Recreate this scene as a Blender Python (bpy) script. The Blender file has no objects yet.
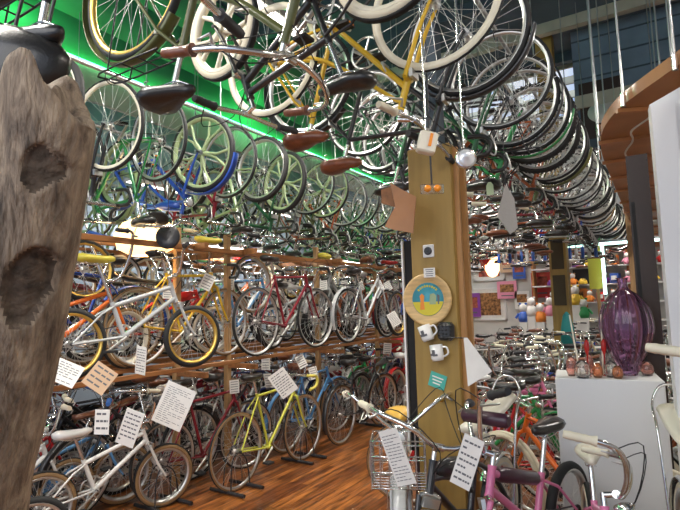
import bpy, math, random
from mathutils import Vector, Matrix, noise
PI = math.pi
rnd = random.Random(7)
scene = bpy.context.scene
COL = scene.collection
V = Vector

# ---------------------------------------------------------------- camera
YAW, PITCH, ROLL, FPX = math.radians(32), math.radians(5.6), math.radians(1.5), 510.0
EYE = V((0, 0, 1.6))
fwd = V((-math.sin(YAW) * math.cos(PITCH), math.cos(YAW) * math.cos(PITCH), math.sin(PITCH)))
r0 = V((math.cos(YAW), math.sin(YAW), 0))
u0 = r0.cross(fwd)
rgt = r0 * math.cos(ROLL) - u0 * math.sin(ROLL)
upv = u0 * math.cos(ROLL) + r0 * math.sin(ROLL)
cam = bpy.data.cameras.new('camera')
cam.sensor_width = 36.0
cam.lens = FPX / 680.0 * 36.0
cam.clip_start = 0.05
co = bpy.data.objects.new('camera', cam)
M = Matrix((rgt, upv, -fwd)).transposed().to_4x4()
M.translation = EYE
co.matrix_world = M
COL.objects.link(co)
scene.camera = co

def at(px, py, d):
    """a point of the place, from where it shows in the photograph and how far off it is"""
    return EYE + fwd * d + rgt * ((px - 340) * d / FPX) + upv * ((255 - py) * d / FPX)

# ---------------------------------------------------------------- materials
MATS = {}
def mat(name, col=(.5, .5, .5), rough=.5, metal=0.0, coat=0.0, emit=None, es=0.0, trans=0.0, bump=0.0, bscale=60.0,
        var=0.0, vscale=8.0, ocol=False, ior=1.45, stretch=(1, 1, 1)):
    m = bpy.data.materials.new(name); m.use_nodes = True
    nt = m.node_tree; b = nt.nodes['Principled BSDF']
    b.inputs['Base Color'].default_value = (*col, 1)
    b.inputs['Roughness'].default_value = rough
    b.inputs['Metallic'].default_value = metal
    b.inputs['Coat Weight'].default_value = coat
    b.inputs['Coat Roughness'].default_value = .08
    b.inputs['Transmission Weight'].default_value = trans
    b.inputs['IOR'].default_value = ior
    if emit:
        b.inputs['Emission Color'].default_value = (*emit, 1); b.inputs['Emission Strength'].default_value = es
    N, L = nt.nodes.new, nt.links.new
    if ocol:
        oi = N('ShaderNodeObjectInfo'); L(oi.outputs['Color'], b.inputs['Base Color'])
    if var or bump:
        tc = N('ShaderNodeTexCoord'); mp = N('ShaderNodeMapping'); mp.inputs['Scale'].default_value = stretch
        L(tc.outputs['Object'], mp.inputs['Vector'])
    if var:
        nz = N('ShaderNodeTexNoise'); nz.inputs['Scale'].default_value = vscale; nz.inputs['Detail'].default_value = 5
        L(mp.outputs[0], nz.inputs['Vector'])
        mx = N('ShaderNodeMix'); mx.data_type = 'RGBA'
        mx.inputs['A'].default_value = (*[c * (1 - var) for c in col], 1)
        mx.inputs['B'].default_value = (*[min(1, c * (1 + var)) for c in col], 1)
        cr = N('ShaderNodeMapRange'); cr.inputs['From Min'].default_value = .3; cr.inputs['From Max'].default_value = .7
        L(nz.outputs['Fac'], cr.inputs['Value']); L(cr.outputs[0], mx.inputs['Factor']); L(mx.outputs['Result'], b.inputs['Base Color'])
    if bump:
        n2 = N('ShaderNodeTexNoise'); n2.inputs['Scale'].default_value = bscale; n2.inputs['Detail'].default_value = 6
        L(mp.outputs[0], n2.inputs['Vector'])
        bp = N('ShaderNodeBump'); bp.inputs['Strength'].default_value = bump; bp.inputs['Distance'].default_value = .01
        L(n2.outputs['Fac'], bp.inputs['Height']); L(bp.outputs[0], b.inputs['Normal'])
    MATS[name] = m
    return m

mat('frame_paint', rough=.28, coat=.6, ocol=True)
mat('chrome', (.78, .78, .76), .16, .95)
mat('alloy', (.62, .61, .58), .32, .9)
mat('spoke_steel', (.72, .72, .70), .3, .8)
mat('gold_alloy', (.75, .5, .12), .3, .85)
mat('rubber', (.018, .018, .018), .7)
mat('rubber_grip', (.03, .03, .032), .6)
mat('tan_wall', (.27, .16, .07), .7)
mat('cream_rubber', (.74, .68, .52), .6)
mat('cream_plastic', (.82, .77, .62), .35, coat=.3)
mat('green_plastic', (.30, .38, .20), .4, coat=.3)
mat('black_plastic', (.02, .02, .022), .35, coat=.3)
mat('dark_steel', (.05, .05, .055), .4, .6)
mat('black_leather', (.02, .019, .018), .3, coat=.4, bump=.15, bscale=140)
mat('brown_leather', (.19, .06, .025), .32, coat=.5, bump=.2, bscale=140, var=.35, vscale=20)
mat('white_vinyl', (.85, .84, .8), .35, coat=.3)
mat('yellow_vinyl', (.62, .52, .06), .35, coat=.3)
mat('gold_vinyl', (.72, .42, .06), .3, coat=.6)
mat('orange_lens', (.9, .3, .02), .2, coat=.5)
mat('red_lens', (.6, .02, .02), .2, coat=.5)
mat('glass_lens', (.85, .87, .88), .1, .3, coat=.6)
mat('paper', (.80, .78, .73), .7, var=.05, vscale=12)
mat('ink', (.13, .13, .14), .7)
mat('pink_rubber', (.8, .22, .38), .5)
mat('yellow_tape', (.66, .57, .10), .5)
mat('blue_tape', (.05, .16, .5), .5)
mat('pad_vinyl', (.055, .02, .035), .35, coat=.3)

# ---------------------------------------------------------------- mesh building
class MB:
    def __init__(s): s.v = []; s.f = []; s.m = []; s.sm = []
    def add(s, vs, fs, mt, smooth=True):
        o = len(s.v); s.v += [tuple(p) for p in vs]
        for f in fs: s.f.append(tuple(i + o for i in f)); s.m.append(mt); s.sm.append(smooth)
    def join(s, o, mx=None):
        vs = o.v if mx is None else [tuple(mx @ V(p)) for p in o.v]
        k = len(s.v); s.v += vs
        for f, m, sm in zip(o.f, o.m, o.sm): s.f.append(tuple(i + k for i in f)); s.m.append(m); s.sm.append(sm)
        return s
    def tube(s, pts, r, mt, n=8, closed=False, cap=True):
        pts = [V(p) for p in pts]
        k = len(pts)
        rs = r if isinstance(r, (list, tuple)) else [r] * k
        T = []
        for i in range(k):
            a = pts[(i - 1) % k] if (closed or i > 0) else pts[0]
            b = pts[(i + 1) % k] if (closed or i < k - 1) else pts[-1]
            t = (b - a)
            T.append(t.normalized() if t.length > 1e-9 else V((0, 0, 1)))
        ref = V((0, 0, 1)) if abs(T[0].z) < .9 else V((1, 0, 0))
        nrm = (ref - T[0] * ref.dot(T[0])).normalized()
        vs = []
        for i in range(k):
            nrm = (nrm - T[i] * nrm.dot(T[i]))
            nrm = nrm.normalized() if nrm.length > 1e-6 else V((0, 1, 0))
            bi = T[i].cross(nrm)
            for j in range(n):
                a = 2 * PI * j / n
                vs.append(pts[i] + (nrm * math.cos(a) + bi * math.sin(a)) * rs[i])
        fs = []
        for i in range(k if closed else k - 1):
            a, b = i * n, ((i + 1) % k) * n
            for j in range(n): fs.append((a + j, a + (j + 1) % n, b + (j + 1) % n, b + j))
        s.add(vs, fs, mt)
        if cap and not closed:
            s.add(vs[:n], [tuple(range(n))[::-1]], mt, False); s.add(vs[-n:], [tuple(range(n))], mt, False)
        return s
    def bar(s, a, b, r, mt, n=8): return s.tube([a, b], r, mt, n)
    def ring(s, c, R, prof, mt, n=40, a0=0.0, a1=2 * PI, axis='y'):
        """sweep a closed profile of (radial, sideways) points round a circle in the XZ plane"""
        full = abs(a1 - a0 - 2 * PI) < 1e-6
        k = n if full else n + 1; p = len(prof); vs = []
        for i in range(k):
            a = a0 + (a1 - a0) * i / n
            for dr, dy in prof:
                vs.append((c[0] + (R + dr) * math.cos(a), c[1] + dy, c[2] + (R + dr) * math.sin(a)))
        fs = []
        for i in range(n):
            A, B = i * p, ((i + 1) % k) * p
            for j in range(p): fs.append((A + j, B + j, B + (j + 1) % p, A + (j + 1) % p))
        s.add(vs, fs, mt)
        if not full:
            s.add(vs[:p], [tuple(range(p))], mt, False); s.add(vs[-p:], [tuple(range(p))[::-1]], mt, False)
        return s
    def box(s, c, d, mt, mx=None, bev=0.0):
        x, y, z = d[0] / 2, d[1] / 2, d[2] / 2
        if bev:
            b = min(bev, x * .9, y * .9, z * .9)
            vs = []
            for zz, k in ((-z, b), (-z + b, 0), (z - b, 0), (z, b)):
                for sx, sy in ((-1, -1), (1, -1), (1, 1), (-1, 1)):
                    e = x - k; f = y - k
                    if sx * sy > 0: q = [(sx * e, sy * (f - b)), (sx * (e - b), sy * f)]
                    else: q = [(sx * (e - b), sy * f), (sx * e, sy * (f - b))]
                    if (sx, sy) == (-1, -1): pass
                    vs += [(px, py, zz) for px, py in q]
            # order the ring by angle
            out = []
            for l in range(4):
                ringp = sorted(vs[l * 8:(l + 1) * 8], key=lambda p: math.atan2(p[1] / max(y, 1e-6), p[0] / max(x, 1e-6)))
                out += ringp
            fs = [tuple(range(8))[::-1], tuple(range(24, 32))]
            for l in range(3):
                for j in range(8): fs.append((l * 8 + j, l * 8 + (j + 1) % 8, (l + 1) * 8 + (j + 1) % 8, (l + 1) * 8 + j))
            vs = out
        else:
            vs = [(i, j, k) for k in (-z, z) for i, j in ((-x, -y), (x, -y), (x, y), (-x, y))]
            fs = [(3, 2, 1, 0), (4, 5, 6, 7), (0, 1, 5, 4), (1, 2, 6, 5), (2, 3, 7, 6), (3, 0, 4, 7)]
        vs = [V(p) for p in vs]
        if mx is not None: vs = [mx @ p for p in vs]
        c = V(c)
        s.add([p + c for p in vs], fs, mt, False)
        return s
    def lathe(s, prof, mt, n=20, c=(0, 0, 0), mx=None, cap=True):
        vs = []
        for r, z in prof:
            for j in range(n):
                a = 2 * PI * j / n
                vs.append(V((r * math.cos(a), r * math.sin(a), z)))
        fs = []
        for i in range(len(prof) - 1):
            for j in range(n): fs.append((i * n + j, i * n + (j + 1) % n, (i + 1) * n + (j + 1) % n, (i + 1) * n + j))
        if cap:
            fs.append(tuple(range(n))[::-1]); k = (len(prof) - 1) * n; fs.append(tuple(range(k, k + n)))
        if mx is not None: vs = [mx @ p for p in vs]
        s.add([p + V(c) for p in vs], fs, mt)
        return s
    def loft(s, rings, mt):
        n = len(rings[0]); vs = [p for r in rings for p in r]; fs = []
        for i in range(len(rings) - 1):
            for j in range(n): fs.append((i * n + j, i * n + (j + 1) % n, (i + 1) * n + (j + 1) % n, (i + 1) * n + j))
        k = (len(rings) - 1) * n
        fs += [tuple(range(n))[::-1], tuple(range(k, k + n))]
        s.add(vs, fs, mt); return s
    def prism(s, outline, th, mt, mx=None):
        """flat outline in XY given thickness th along Z"""
        n = len(outline)
        vs = [V((x, y, 0)) for x, y in outline] + [V((x, y, th)) for x, y in outline]
        fs = [tuple(range(n))[::-1], tuple(range(n, 2 * n))] + [(j, (j + 1) % n, n + (j + 1) % n, n + j) for j in range(n)]
        if mx is not None: vs = [mx @ p for p in vs]
        s.add(vs, fs, mt, False); return s
    def mesh(s, name):
        me = bpy.data.meshes.new(name)
        me.from_pydata(s.v, [], s.f)
        names = []
        for m in s.m:
            if m not in names: names.append(m)
        for m in names: me.materials.append(MATS[m])
        me.polygons.foreach_set('material_index', [names.index(m) for m in s.m])
        me.polygons.foreach_set('use_smooth', s.sm)
        me.update()
        return me
    def build(s, name, parent=None, loc=(0, 0, 0), rot=(0, 0, 0)):
        o = bpy.data.objects.new(name, s.mesh(name)); COL.objects.link(o)
        o.location = loc; o.rotation_euler = rot
        if parent is not None: o.parent = parent
        return o

def smooth(pts, k=5, closed=False):
    pts = [V(p) for p in pts]; out = []; n = len(pts)
    for i in range(n if closed else n - 1):
        if closed: p0, p1, p2, p3 = pts[(i - 1) % n], pts[i], pts[(i + 1) % n], pts[(i + 2) % n]
        else: p0, p1, p2, p3 = pts[max(i - 1, 0)], pts[i], pts[i + 1], pts[min(i + 2, n - 1)]
        for j in range(k):
            t = j / k
            out.append(.5 * ((2 * p1) + (p2 - p0) * t + (2 * p0 - 5 * p1 + 4 * p2 - p3) * t * t + (3 * p1 - p0 - 3 * p2 + p3) * t ** 3))
    if not closed: out.append(pts[-1])
    return out
def circ(r, n=8, sq=1.0): return [(r * math.cos(2 * PI * i / n), sq * r * math.sin(2 * PI * i / n)) for i in range(n)]

def tag(o, label, cat, group=None, kind=None):
    o['label'] = label; o['category'] = cat
    if group: o['group'] = group
    if kind: o['kind'] = kind
    return o
def struct(o): o['kind'] = 'structure'; return o
def empty(name, loc=(0, 0, 0), rot=(0, 0, 0)):
    o = bpy.data.objects.new(name, None); COL.objects.link(o); o.empty_display_size = .1
    o.location = loc; o.rotation_euler = rot
    return o

# ---------------------------------------------------------------- bicycles
KD = {
 'road':    dict(R=.335, tr=.014, wb=1.0, bx=.43, bz=.27, st=.55, sa=73, ha=73, fl=.385, hl=.13, ext=.09, bars='drop', sad='race', sh=.13, cr=.17),
 'tourer':  dict(R=.335, tr=.017, wb=1.04, bx=.45, bz=.28, st=.54, sa=72, ha=71, fl=.39, hl=.15, ext=.05, bars='flat', sad='wide', sh=.09, cr=.165, fend=1, rack=1),
 'ladies':  dict(R=.335, tr=.018, wb=1.06, bx=.46, bz=.28, st=.50, sa=71, ha=70, fl=.39, hl=.17, ext=.05, bars='swept', sad='wide', sh=.12, cr=.165, fend=1, rack=1, step=1),
 'cruiser': dict(R=.335, tr=.026, wb=1.10, bx=.46, bz=.29, st=.42, sa=69, ha=68, fl=.39, hl=.15, ext=.04, bars='swept', sad='wide', sh=.14, cr=.165, fend=1, curve=1, lamp=1),
 'bmx':     dict(R=.25, tr=.026, wb=.92, bx=.37, bz=.28, st=.25, sa=70, ha=71, fl=.32, hl=.11, ext=.05, bars='bmx', sad='race', sh=.18, cr=.165),
 'muscle':  dict(R=.25, tr=.024, wb=.97, bx=.42, bz=.27, st=.33, sa=69, ha=68, fl=.34, hl=.12, ext=.03, bars='ape', sad='banana', sh=.12, cr=.15, fend=1, curve=1),
 'mountain':dict(R=.33, tr=.027, wb=1.05, bx=.44, bz=.29, st=.44, sa=72, ha=71, fl=.41, hl=.12, ext=.10, bars='flat', sad='race', sh=.17, cr=.17),
}
def dims(k, mod=()):
    d = dict(KD[k]); d.update(dict(mod)); R = d['R']
    d['ra'] = V((-d['wb'] / 2, 0, R)); d['fa'] = V((d['wb'] / 2, 0, R))
    d['bb'] = V((-d['wb'] / 2 + d['bx'], 0, d['bz']))
    a = math.radians(d['sa']); d['sd'] = V((-math.cos(a), 0, math.sin(a)))
    h = math.radians(d['ha']); d['hd'] = V((-math.cos(h), 0, math.sin(h)))
    d['hb'] = d['fa'] + V((-math.sin(h), 0, -math.cos(h))) * .045 + d['hd'] * d['fl']
    d['ht'] = d['hb'] + d['hd'] * d['hl']
    d['stp'] = d['bb'] + d['sd'] * d['st']
    d['sp'] = d['stp'] + d['sd'] * d['sh']
    d['stem'] = d['ht'] + d['hd'] * .06
    return d

def wheel_mb(R, tr, style, lod):
    """centred on its axle; rim, spokes, hub"""
    w = MB(); n = 20 if lod else 40
    rimmat = {'alloy': 'alloy', 'gold': 'gold_alloy', 'mag': 'cream_plastic', 'greenmag': 'green_plastic', 'cream': 'cream_plastic'}[style]
    hgt = .014 if style in ('alloy', 'gold') else .02
    rw = tr * .85
    w.ring((0, 0, 0), R - tr * 1.6, [(-hgt, -rw * .5), (0, -rw), (.006, -rw), (.006, rw), (0, rw), (-hgt, rw * .5)], rimmat, n)
    w.tube([(0, -.05, 0), (0, .05, 0)], .006, 'dark_steel', 6)
    w.tube([(0, -.03, 0), (0, -.027, 0), (0, .027, 0), (0, .03, 0)], [.024, .014, .014, .024], 'alloy' if style != 'mag' else rimmat, 8)
    ro = R - tr * 1.6 - hgt
    if 'mag' in style:
        for i in range(5):
            a = 2 * PI * i / 5 + .3
            for e in (-.10, .10):
                p0 = V((.022 * math.cos(a), 0, .022 * math.sin(a)))
                p1 = V((ro * .55 * math.cos(a + e), 0, ro * .55 * math.sin(a + e)))
                p2 = V(((ro + .004) * math.cos(a + e * 2.6), 0, (ro + .004) * math.sin(a + e * 2.6)))
                w.tube([p0, p1, p2], [.02, .011, .013], rimmat, 6)
    else:
        ns = 16 if lod else 28
        r = .0019 if lod else .0014
        for i in range(ns):
            a = 2 * PI * i / ns; sgn = 1 if i % 2 else -1
            off = (1 if (i // 2) % 2 else -1) * 1.1
            w.tube([(.022 * math.cos(a + off), sgn * .028, .022 * math.sin(a + off)), ((ro + .003) * math.cos(a), sgn * .002, (ro + .003) * math.sin(a))],
                   r, 'spoke_steel', 3, cap=False)
    return w
def tire_mb(R, tr, tc, lod):
    t = MB(); n = 20 if lod else 40
    if tc in ('black', 'knobby'):
        t.ring((0, 0, 0), R - tr, circ(tr, 6 if lod else 8), 'rubber', n)
        if tc == 'knobby' and not lod:
            for i in range(60):
                a = 2 * PI * i / 60; q = Matrix.Rotation(-a, 3, 'Y')
                for y in (-.5, .5): t.box((R * math.cos(a) - .002 * math.cos(a), y * tr * (1.1 if i % 2 else .5), (R - .002) * math.sin(a)), (.008, tr * .45, .014), 'rubber', q)
    else:
        side = {'tan': 'tan_wall', 'cream': 'cream_rubber', 'white': 'cream_rubber'}[tc]
        t.ring((0, 0, 0), R - tr, circ(tr, 6 if lod else 8), side, n)
        t.ring((0, 0, 0), R - tr, [(tr * .72, -tr * .8), (tr * 1.06, -tr * .35), (tr * 1.06, tr * .35), (tr * .72, tr * .8), (tr * .5, 0)], 'rubber' if tc != 'cream' else 'cream_rubber', n)
    return t

def saddle_mb(kind, P, material):
    s = MB(); rings = []
    if kind == 'banana':
        for i in range(9):
            t = i / 8; x = P.x - .42 + t * .55; w = .075 - .03 * t ** 3; z = P.z + .03 + .05 * (1 - t) ** 2 * 1.6; h = .028
            rings.append([V((x, w * math.cos(a), z + h * math.sin(a) * (1 if math.sin(a) > 0 else .7))) for a in [2 * PI * j / 10 for j in range(10)]])
    else:
        L = .27; w0 = .072 if kind == 'race' else .105
        for i in range(9):
            t = i / 8; x = P.x - .15 + t * L
            w = (w0 * math.sin(min(1, (t + .22) * 1.45) * PI / 2) if t < .3 else w0 * (1 - (t - .3) / .7) ** 1.3 * .78 + .021)
            if t < .3: w = w0 * (.72 + .28 * math.sin(t / .3 * PI / 2))
            if kind == 'race': w *= .95
            h = .024 + (.02 if kind == 'wide' else .008) * (1 - t)
            if i in (0, 8): w *= .55; h *= .55
            z = P.z + .03 + .012 * (1 - t) ** 2 + (.006 if t > .8 else 0)
            rings.append([V((x, w * math.cos(a), z + h * (math.sin(a) if math.sin(a) > 0 else math.sin(a) * 1.2 - .012 * (abs(math.cos(a)) ** 2)))) for a in [2 * PI * j / 10 for j in range(10)]])
    s.loft(rings, material)
    for y in (-.022, .022): s.tube(smooth([(P.x - .11, y * 1.6, P.z + .015), (P.x - .05, y, P.z - .008), (P.x + .04, y, P.z - .008), (P.x + .1, y * .4, P.z + .015)], 3), .0035, 'chrome', 5)
    if kind == 'wide':
        for y in (-.05, .05):
            s.tube([(P.x - .10 + .011 * math.cos(q), y + .011 * math.sin(q), P.z - .03 + .0028 * q) for q in [i * .8 for i in range(20)]], .0028, 'chrome', 4)
    return s

def bars_mb(kind, S, d, gripm, lod, bm='chrome', tapem='black_leather'):
    """S top of the steerer. Returns bar mesh and a list of two grip meshes"""
    b = MB(); grips = []; n = 6 if lod else 8
    hd = d['hd']; C = S + V((d['ext'], 0, .015)); 
    b.tube([d['ht'] - hd * .02, S], .012, 'chrome', n); b.tube([S - hd * .008, C], [.014, .011], 'chrome', n)
    b.tube([C + V((0, -.025, 0)), C + V((0, .025, 0))], .017, 'chrome', n)
    def both(f, r=.0112, m=bm):
        for sg in (-1, 1): b.tube([C + V((p[0], p[1] * sg, p[2])) for p in f], r, m, n)
    def grip(p, q, r=.0165):
        for sg in (-1, 1):
            g = MB(); P, Q = C + V((p[0], p[1] * sg, p[2])), C + V((q[0], q[1] * sg, q[2]))
            k = 9; pts = [P.lerp(Q, i / k) for i in range(k + 1)]
            g.tube(pts, [r * 1.35] + [r * (1 if i % 2 else 1.1) for i in range(k - 1)] + [r * .95], gripm, n)
            grips.append(g)
    if kind == 'drop':
        f = smooth([(0, 0, 0), (0, .15, 0), (.02, .195, -.002), (.075, .205, -.01), (.098, .207, -.06), (.06, .208, -.115), (-.04, .21, -.13)], 4)
        both(f[:5], .0125, bm); both(f[4:], .0155, tapem)
        for sg in (-1, 1):
            b.tube(smooth([C + V((.08, .205 * sg, -.02)), C + V((.115, .205 * sg, .01)), C + V((.125, .205 * sg, -.03)), C + V((.10, .2 * sg, -.12))], 3), .006, 'alloy', 5)
            b.tube(smooth([C + V((.11, .205 * sg, .01)), C + V((.06, .16 * sg, .12)), C + V((.0, .03 * sg, .06)), S + V((.01, 0, -.12))], 4), .0025, 'rubber', 4)
    elif kind == 'flat':
        both(smooth([(0, 0, 0), (0, .1, .01), (-.01, .2, .02), (-.03, .31, .02)], 3)); grip((-.012, .2, .02), (-.03, .32, .02))
    elif kind == 'swept':
        both(smooth([(0, 0, 0), (.02, .06, .015), (.03, .16, .06), (-.05, .27, .065), (-.16, .3, .05), (-.26, .31, .035)], 4)); grip((-.15, .298, .052), (-.27, .31, .033))
    elif kind == 'bmx':
        both(smooth([(0, 0, 0), (0, .04, 0), (.01, .09, .06), (.0, .15, .17), (-.01, .19, .205), (-.04, .27, .21), (-.07, .36, .21)], 3))
        b.tube([C + V((.003, -.13, .14)), C + V((.003, .13, .14))], .008, bm, n)
        grip((-.035, .25, .21), (-.072, .37, .21))
    elif kind == 'high':
        both(smooth([(0, 0, 0), (.02, .045, .0), (.03, .13, .07), (.0, .235, .15), (-.07, .295, .165), (-.2, .325, .145)], 4)); grip((-.09, .3, .163), (-.21, .326, .144))
    elif kind == 'ape':
        both(smooth([(0, 0, 0), (0, .05, .0), (.02, .11, .05), (.03, .19, .2), (.0, .25, .33), (-.06, .29, .36), (-.2, .32, .35)], 4)); grip((-.1, .3, .358), (-.22, .322, .348))
    if kind != 'drop' and not lod:
        for sg in (-1, 1):
            e = {'flat': (.03, .22, .01), 'swept': (-.08, .285, .05), 'bmx': (0, .24, .19), 'ape': (-.03, .28, .335), 'high': (-.03, .27, .155)}[kind]
            E = C + V((e[0], e[1] * sg, e[2]))
            b.tube([E, E + V((.02, .03 * sg, -.015)), E + V((-.04, .1 * sg * (.2 if kind in ('swept', 'ape', 'high') else 1), -.02))], [.007, .006, .004], 'alloy', 5)
            b.tube(smooth([E, E + V((.09, -.06 * sg, .06)), C + V((.07, .02 * sg, .0)), S + V((.03, 0, -.14))], 4), .0024, 'rubber', 4)
    return b, grips

CACHE = {}
def bike_parts(kind, style='alloy', bars=None, tc='black', sadm='black_leather', gripm='rubber_grip', tapem='black_leather', lod=False, pads=False, extras=(), mod=()):
    key = (kind, tuple(mod), style, bars, tc, sadm, gripm, tapem, lod, pads, tuple(extras))
    if key in CACHE: return CACHE[key]
    d = dims(kind, mod); R, tr = d['R'], d['tr']; n = 6 if lod else 10; nf = 'frame_paint'
    ra, fa, bb, hb, ht, stp = d['ra'], d['fa'], d['bb'], d['hb'], d['ht'], d['stp']
    P = {}
    fr = MB(); rt = .0135 if kind in ('road', 'tourer') else .0165
    fr.tube([hb - d['hd'] * .008, hb + d['hd'] * .006, ht - d['hd'] * .006, ht + d['hd'] * .008], [.021, .018, .018, .021], nf, n)
    fr.tube([bb - V((0, .034, 0)), bb + V((0, .034, 0))], .021, nf, n)
    fr.tube([bb, stp], rt, nf, n); fr.tube([hb + d['hd'] * .025, bb], rt * 1.08, nf, n)
    tt0 = stp - d['sd'] * .03; tt1 = ht - d['hd'] * .025
    if d.get('mixte'):
        low = bb + d['sd'] * (d['st'] * .36)
        for sg in (-1, 1): fr.tube(smooth([tt1 + V((0, sg * .012, 0)), low + V((0, sg * .02, 0)), ra + V((0, sg * .058, 0))], 5), rt * .75, nf, n)
    elif d.get('step'):
        low = bb + d['sd'] * (d['st'] * .45)
        fr.tube(smooth([tt1, tt1.lerp(low, .5) + V((.0, 0, -.03)), low], 4), rt * .95, nf, n)
    elif d.get('curve'):
        mid = (tt0 + tt1) / 2
        fr.tube(smooth([tt1, mid + V((.05, 0, .035)), tt0, (tt0 + ra) / 2 + V((-.02, .03, .03)), ra + V((0, .055, 0))], 4), rt * .9, nf, n)
        fr.tube(smooth([hb + d['hd'] * .05, mid + V((.06, 0, -.04)), bb + d['sd'] * d['st'] * .5], 4), rt * .85, nf, n)
        fr.loft([[V((x, w * math.cos(a), z + h * math.sin(a))) for a in [2 * PI * j / 8 for j in range(8)]] for x, z, w, h in
                 ((tt1.x - .04, mid.z + .02, .012, .03), (mid.x + .08, mid.z + .0, .03, .045), (mid.x - .03, mid.z + .0, .024, .03), (tt0.x + .08, mid.z - .01, .01, .015))], nf)
    else:
        fr.tube([tt0, tt1], rt, nf, n)
    for sg in (-1, 1):
        y = V((0, sg * .058, 0))
        fr.tube([bb + V((0, sg * .02, 0)), bb.lerp(ra, .35) + V((0, sg * .042, 0)), ra + y], .009, nf, 6)
        if not d.get('curve'): fr.tube([stp - d['sd'] * .035 + V((0, sg * .014, 0)), (stp).lerp(ra, .3) + V((0, sg * .04, 0)), ra + y], .0078, nf, 6)
        fr.tube([ra + V((0, sg * .05, 0)), ra + V((0, sg * .064, 0))], .013, 'dark_steel', 6)
    if d['R'] > .3 and not lod:   # bridge, cables and a caliper behind the seat tube
        fr.tube([tt0 + V((0, .018, .0)), tt1 + V((0, .018, .0))], .0025, 'rubber', 4)
        fr.box(stp.lerp(ra, .33) + V((-.01, 0, .0)), (.02, .07, .03), 'alloy')
    P['frame'] = (fr, {})
    if not lod and kind == 'road':
        bt = MB(); bc = bb.lerp(hb, .42) + V((.0, 0, .045)); dd = (hb - bb).normalized()
        P['shifters'] = (MB().tube([bb.lerp(hb, .72) + V((0, .03, 0)), bb.lerp(hb, .72) + V((.02, .035, .05))], .005, 'alloy', 5)
                         .tube([bb.lerp(hb, .72) + V((0, -.03, 0)), bb.lerp(hb, .72) + V((.02, -.035, .05))], .005, 'alloy', 5)
                         .tube([bb.lerp(hb, .72) + V((0, -.033, 0)), bb.lerp(hb, .72) + V((0, .033, 0))], .008, 'alloy', 6), {})
    fk = MB(); hd = d['hd']
    cr = hb - hd * .02; cw = tr + .022
    fk.tube([cr + V((0, -cw, 0)), cr + V((0, -cw * .4, .012)), cr + V((0, cw * .4, .012)), cr + V((0, cw, 0))], .0135, 'chrome' if kind in ('bmx', 'muscle') else nf, 6)
    for sg in (-1, 1):
        y = V((0, sg * cw, 0))
        fk.tube(smooth([cr + y, cr.lerp(fa, .6) - V((.012, 0, 0)) + y, fa + V((0, sg * (cw + .004), 0))], 4), [.0135] + [.012] * 3 + [.0115, .0105, .0095, .0085, .008], nf, 6)
        fk.tube([fa + V((0, sg * (cw - .004), 0)), fa + V((0, sg * (cw + .016), 0))], .010, 'dark_steel', 6)
    if not lod: fk.box(cr + V((.03, 0, -.01)), (.018, .075, .04), 'alloy')
    P['fork'] = (fk, {})
    hbm, grips = bars_mb(bars or d['bars'], d['stem'], d, gripm, lod, tapem=tapem)
    P['handlebar'] = (hbm, {'grip': grips})
    sd = saddle_mb(d['sad'], d['sp'], sadm)
    P['saddle'] = (sd, {})
    pst = MB().tube([stp - d['sd'] * .03, d['sp'] + d['sd'] * .012], .0128, 'chrome', n)
    P['seat_post'] = (pst, {})
    if d['sad'] == 'banana':
        s2 = MB(); sp = d['sp']
        s2.tube(smooth([ra + V((0, .075, 0)), V((sp.x - .34, .085, sp.z + .0)), V((sp.x - .44, .085, sp.z + .12)), V((sp.x - .47, .05, sp.z + .2)), V((sp.x - .475, 0, sp.z + .22)),
                        V((sp.x - .47, -.05, sp.z + .2)), V((sp.x - .44, -.085, sp.z + .12)), V((sp.x - .34, -.085, sp.z + .0)), ra + V((0, -.075, 0))], 4), .007, 'chrome', 6)
        P['sissy_bar'] = (s2, {})
    for nm, c in (('front_wheel', fa), ('rear_wheel', ra)):
        t = Matrix.Translation(c)
        w = wheel_mb(R, tr, style, lod)
        if nm == 'rear_wheel':
            w.ring((0, .04, 0), .035, [(-.01, -.002), (.01, -.002), (.01, .006), (-.01, .006)], 'dark_steel', 14)
        P[nm] = (MB().join(w, t), {'tire': [MB().join(tire_mb(R, tr, tc, lod), t)]})
    ck = MB(); crr = .095 if kind in ('road', 'tourer', 'mountain') else .085; yc = .045
    ck.ring((bb.x, yc, bb.z), crr, [(-.008, -.0015), (.006, -.0015), (.006, .0015), (-.008, .0015)], 'alloy', 16 if lod else 32)
    for i in range(5):
        a = 2 * PI * i / 5
        ck.bar((bb.x, yc, bb.z), (bb.x + crr * math.cos(a), yc, bb.z + crr * math.sin(a)), .006, 'alloy', 5)
    ca = .6; ends = []
    for sg in (1, -1):
        e = V((bb.x + sg * d['cr'] * math.cos(ca), sg * .062, bb.z + sg * d['cr'] * math.sin(ca)))
        ck.tube([V((bb.x, sg * .05, bb.z)), e], [.013, .009], 'alloy', 6); ends.append(e)
    ck.tube([bb - V((0, .055, 0)), bb + V((0, .055, 0))], .009, 'dark_steel', 6)
    ck.tube([(bb.x, yc, bb.z + crr), (ra.x, .042, ra.z + .042), (ra.x - .042, .042, ra.z), (ra.x, .042, ra.z - .042), (bb.x, yc, bb.z - crr)], .0042, 'dark_steel', 4)
    P['crankset'] = (ck, {'pedal': [MB().box(e + V((0, math.copysign(.055, e.y), 0)), (.075, .075, .016), 'rubber').tube([e, e + V((0, math.copysign(.09, e.y), 0))], .006, 'alloy', 5)
                                    .box(e + V((.038, math.copysign(.055, e.y), 0)), (.004, .04, .01), 'orange_lens') for e in ends]})
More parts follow.
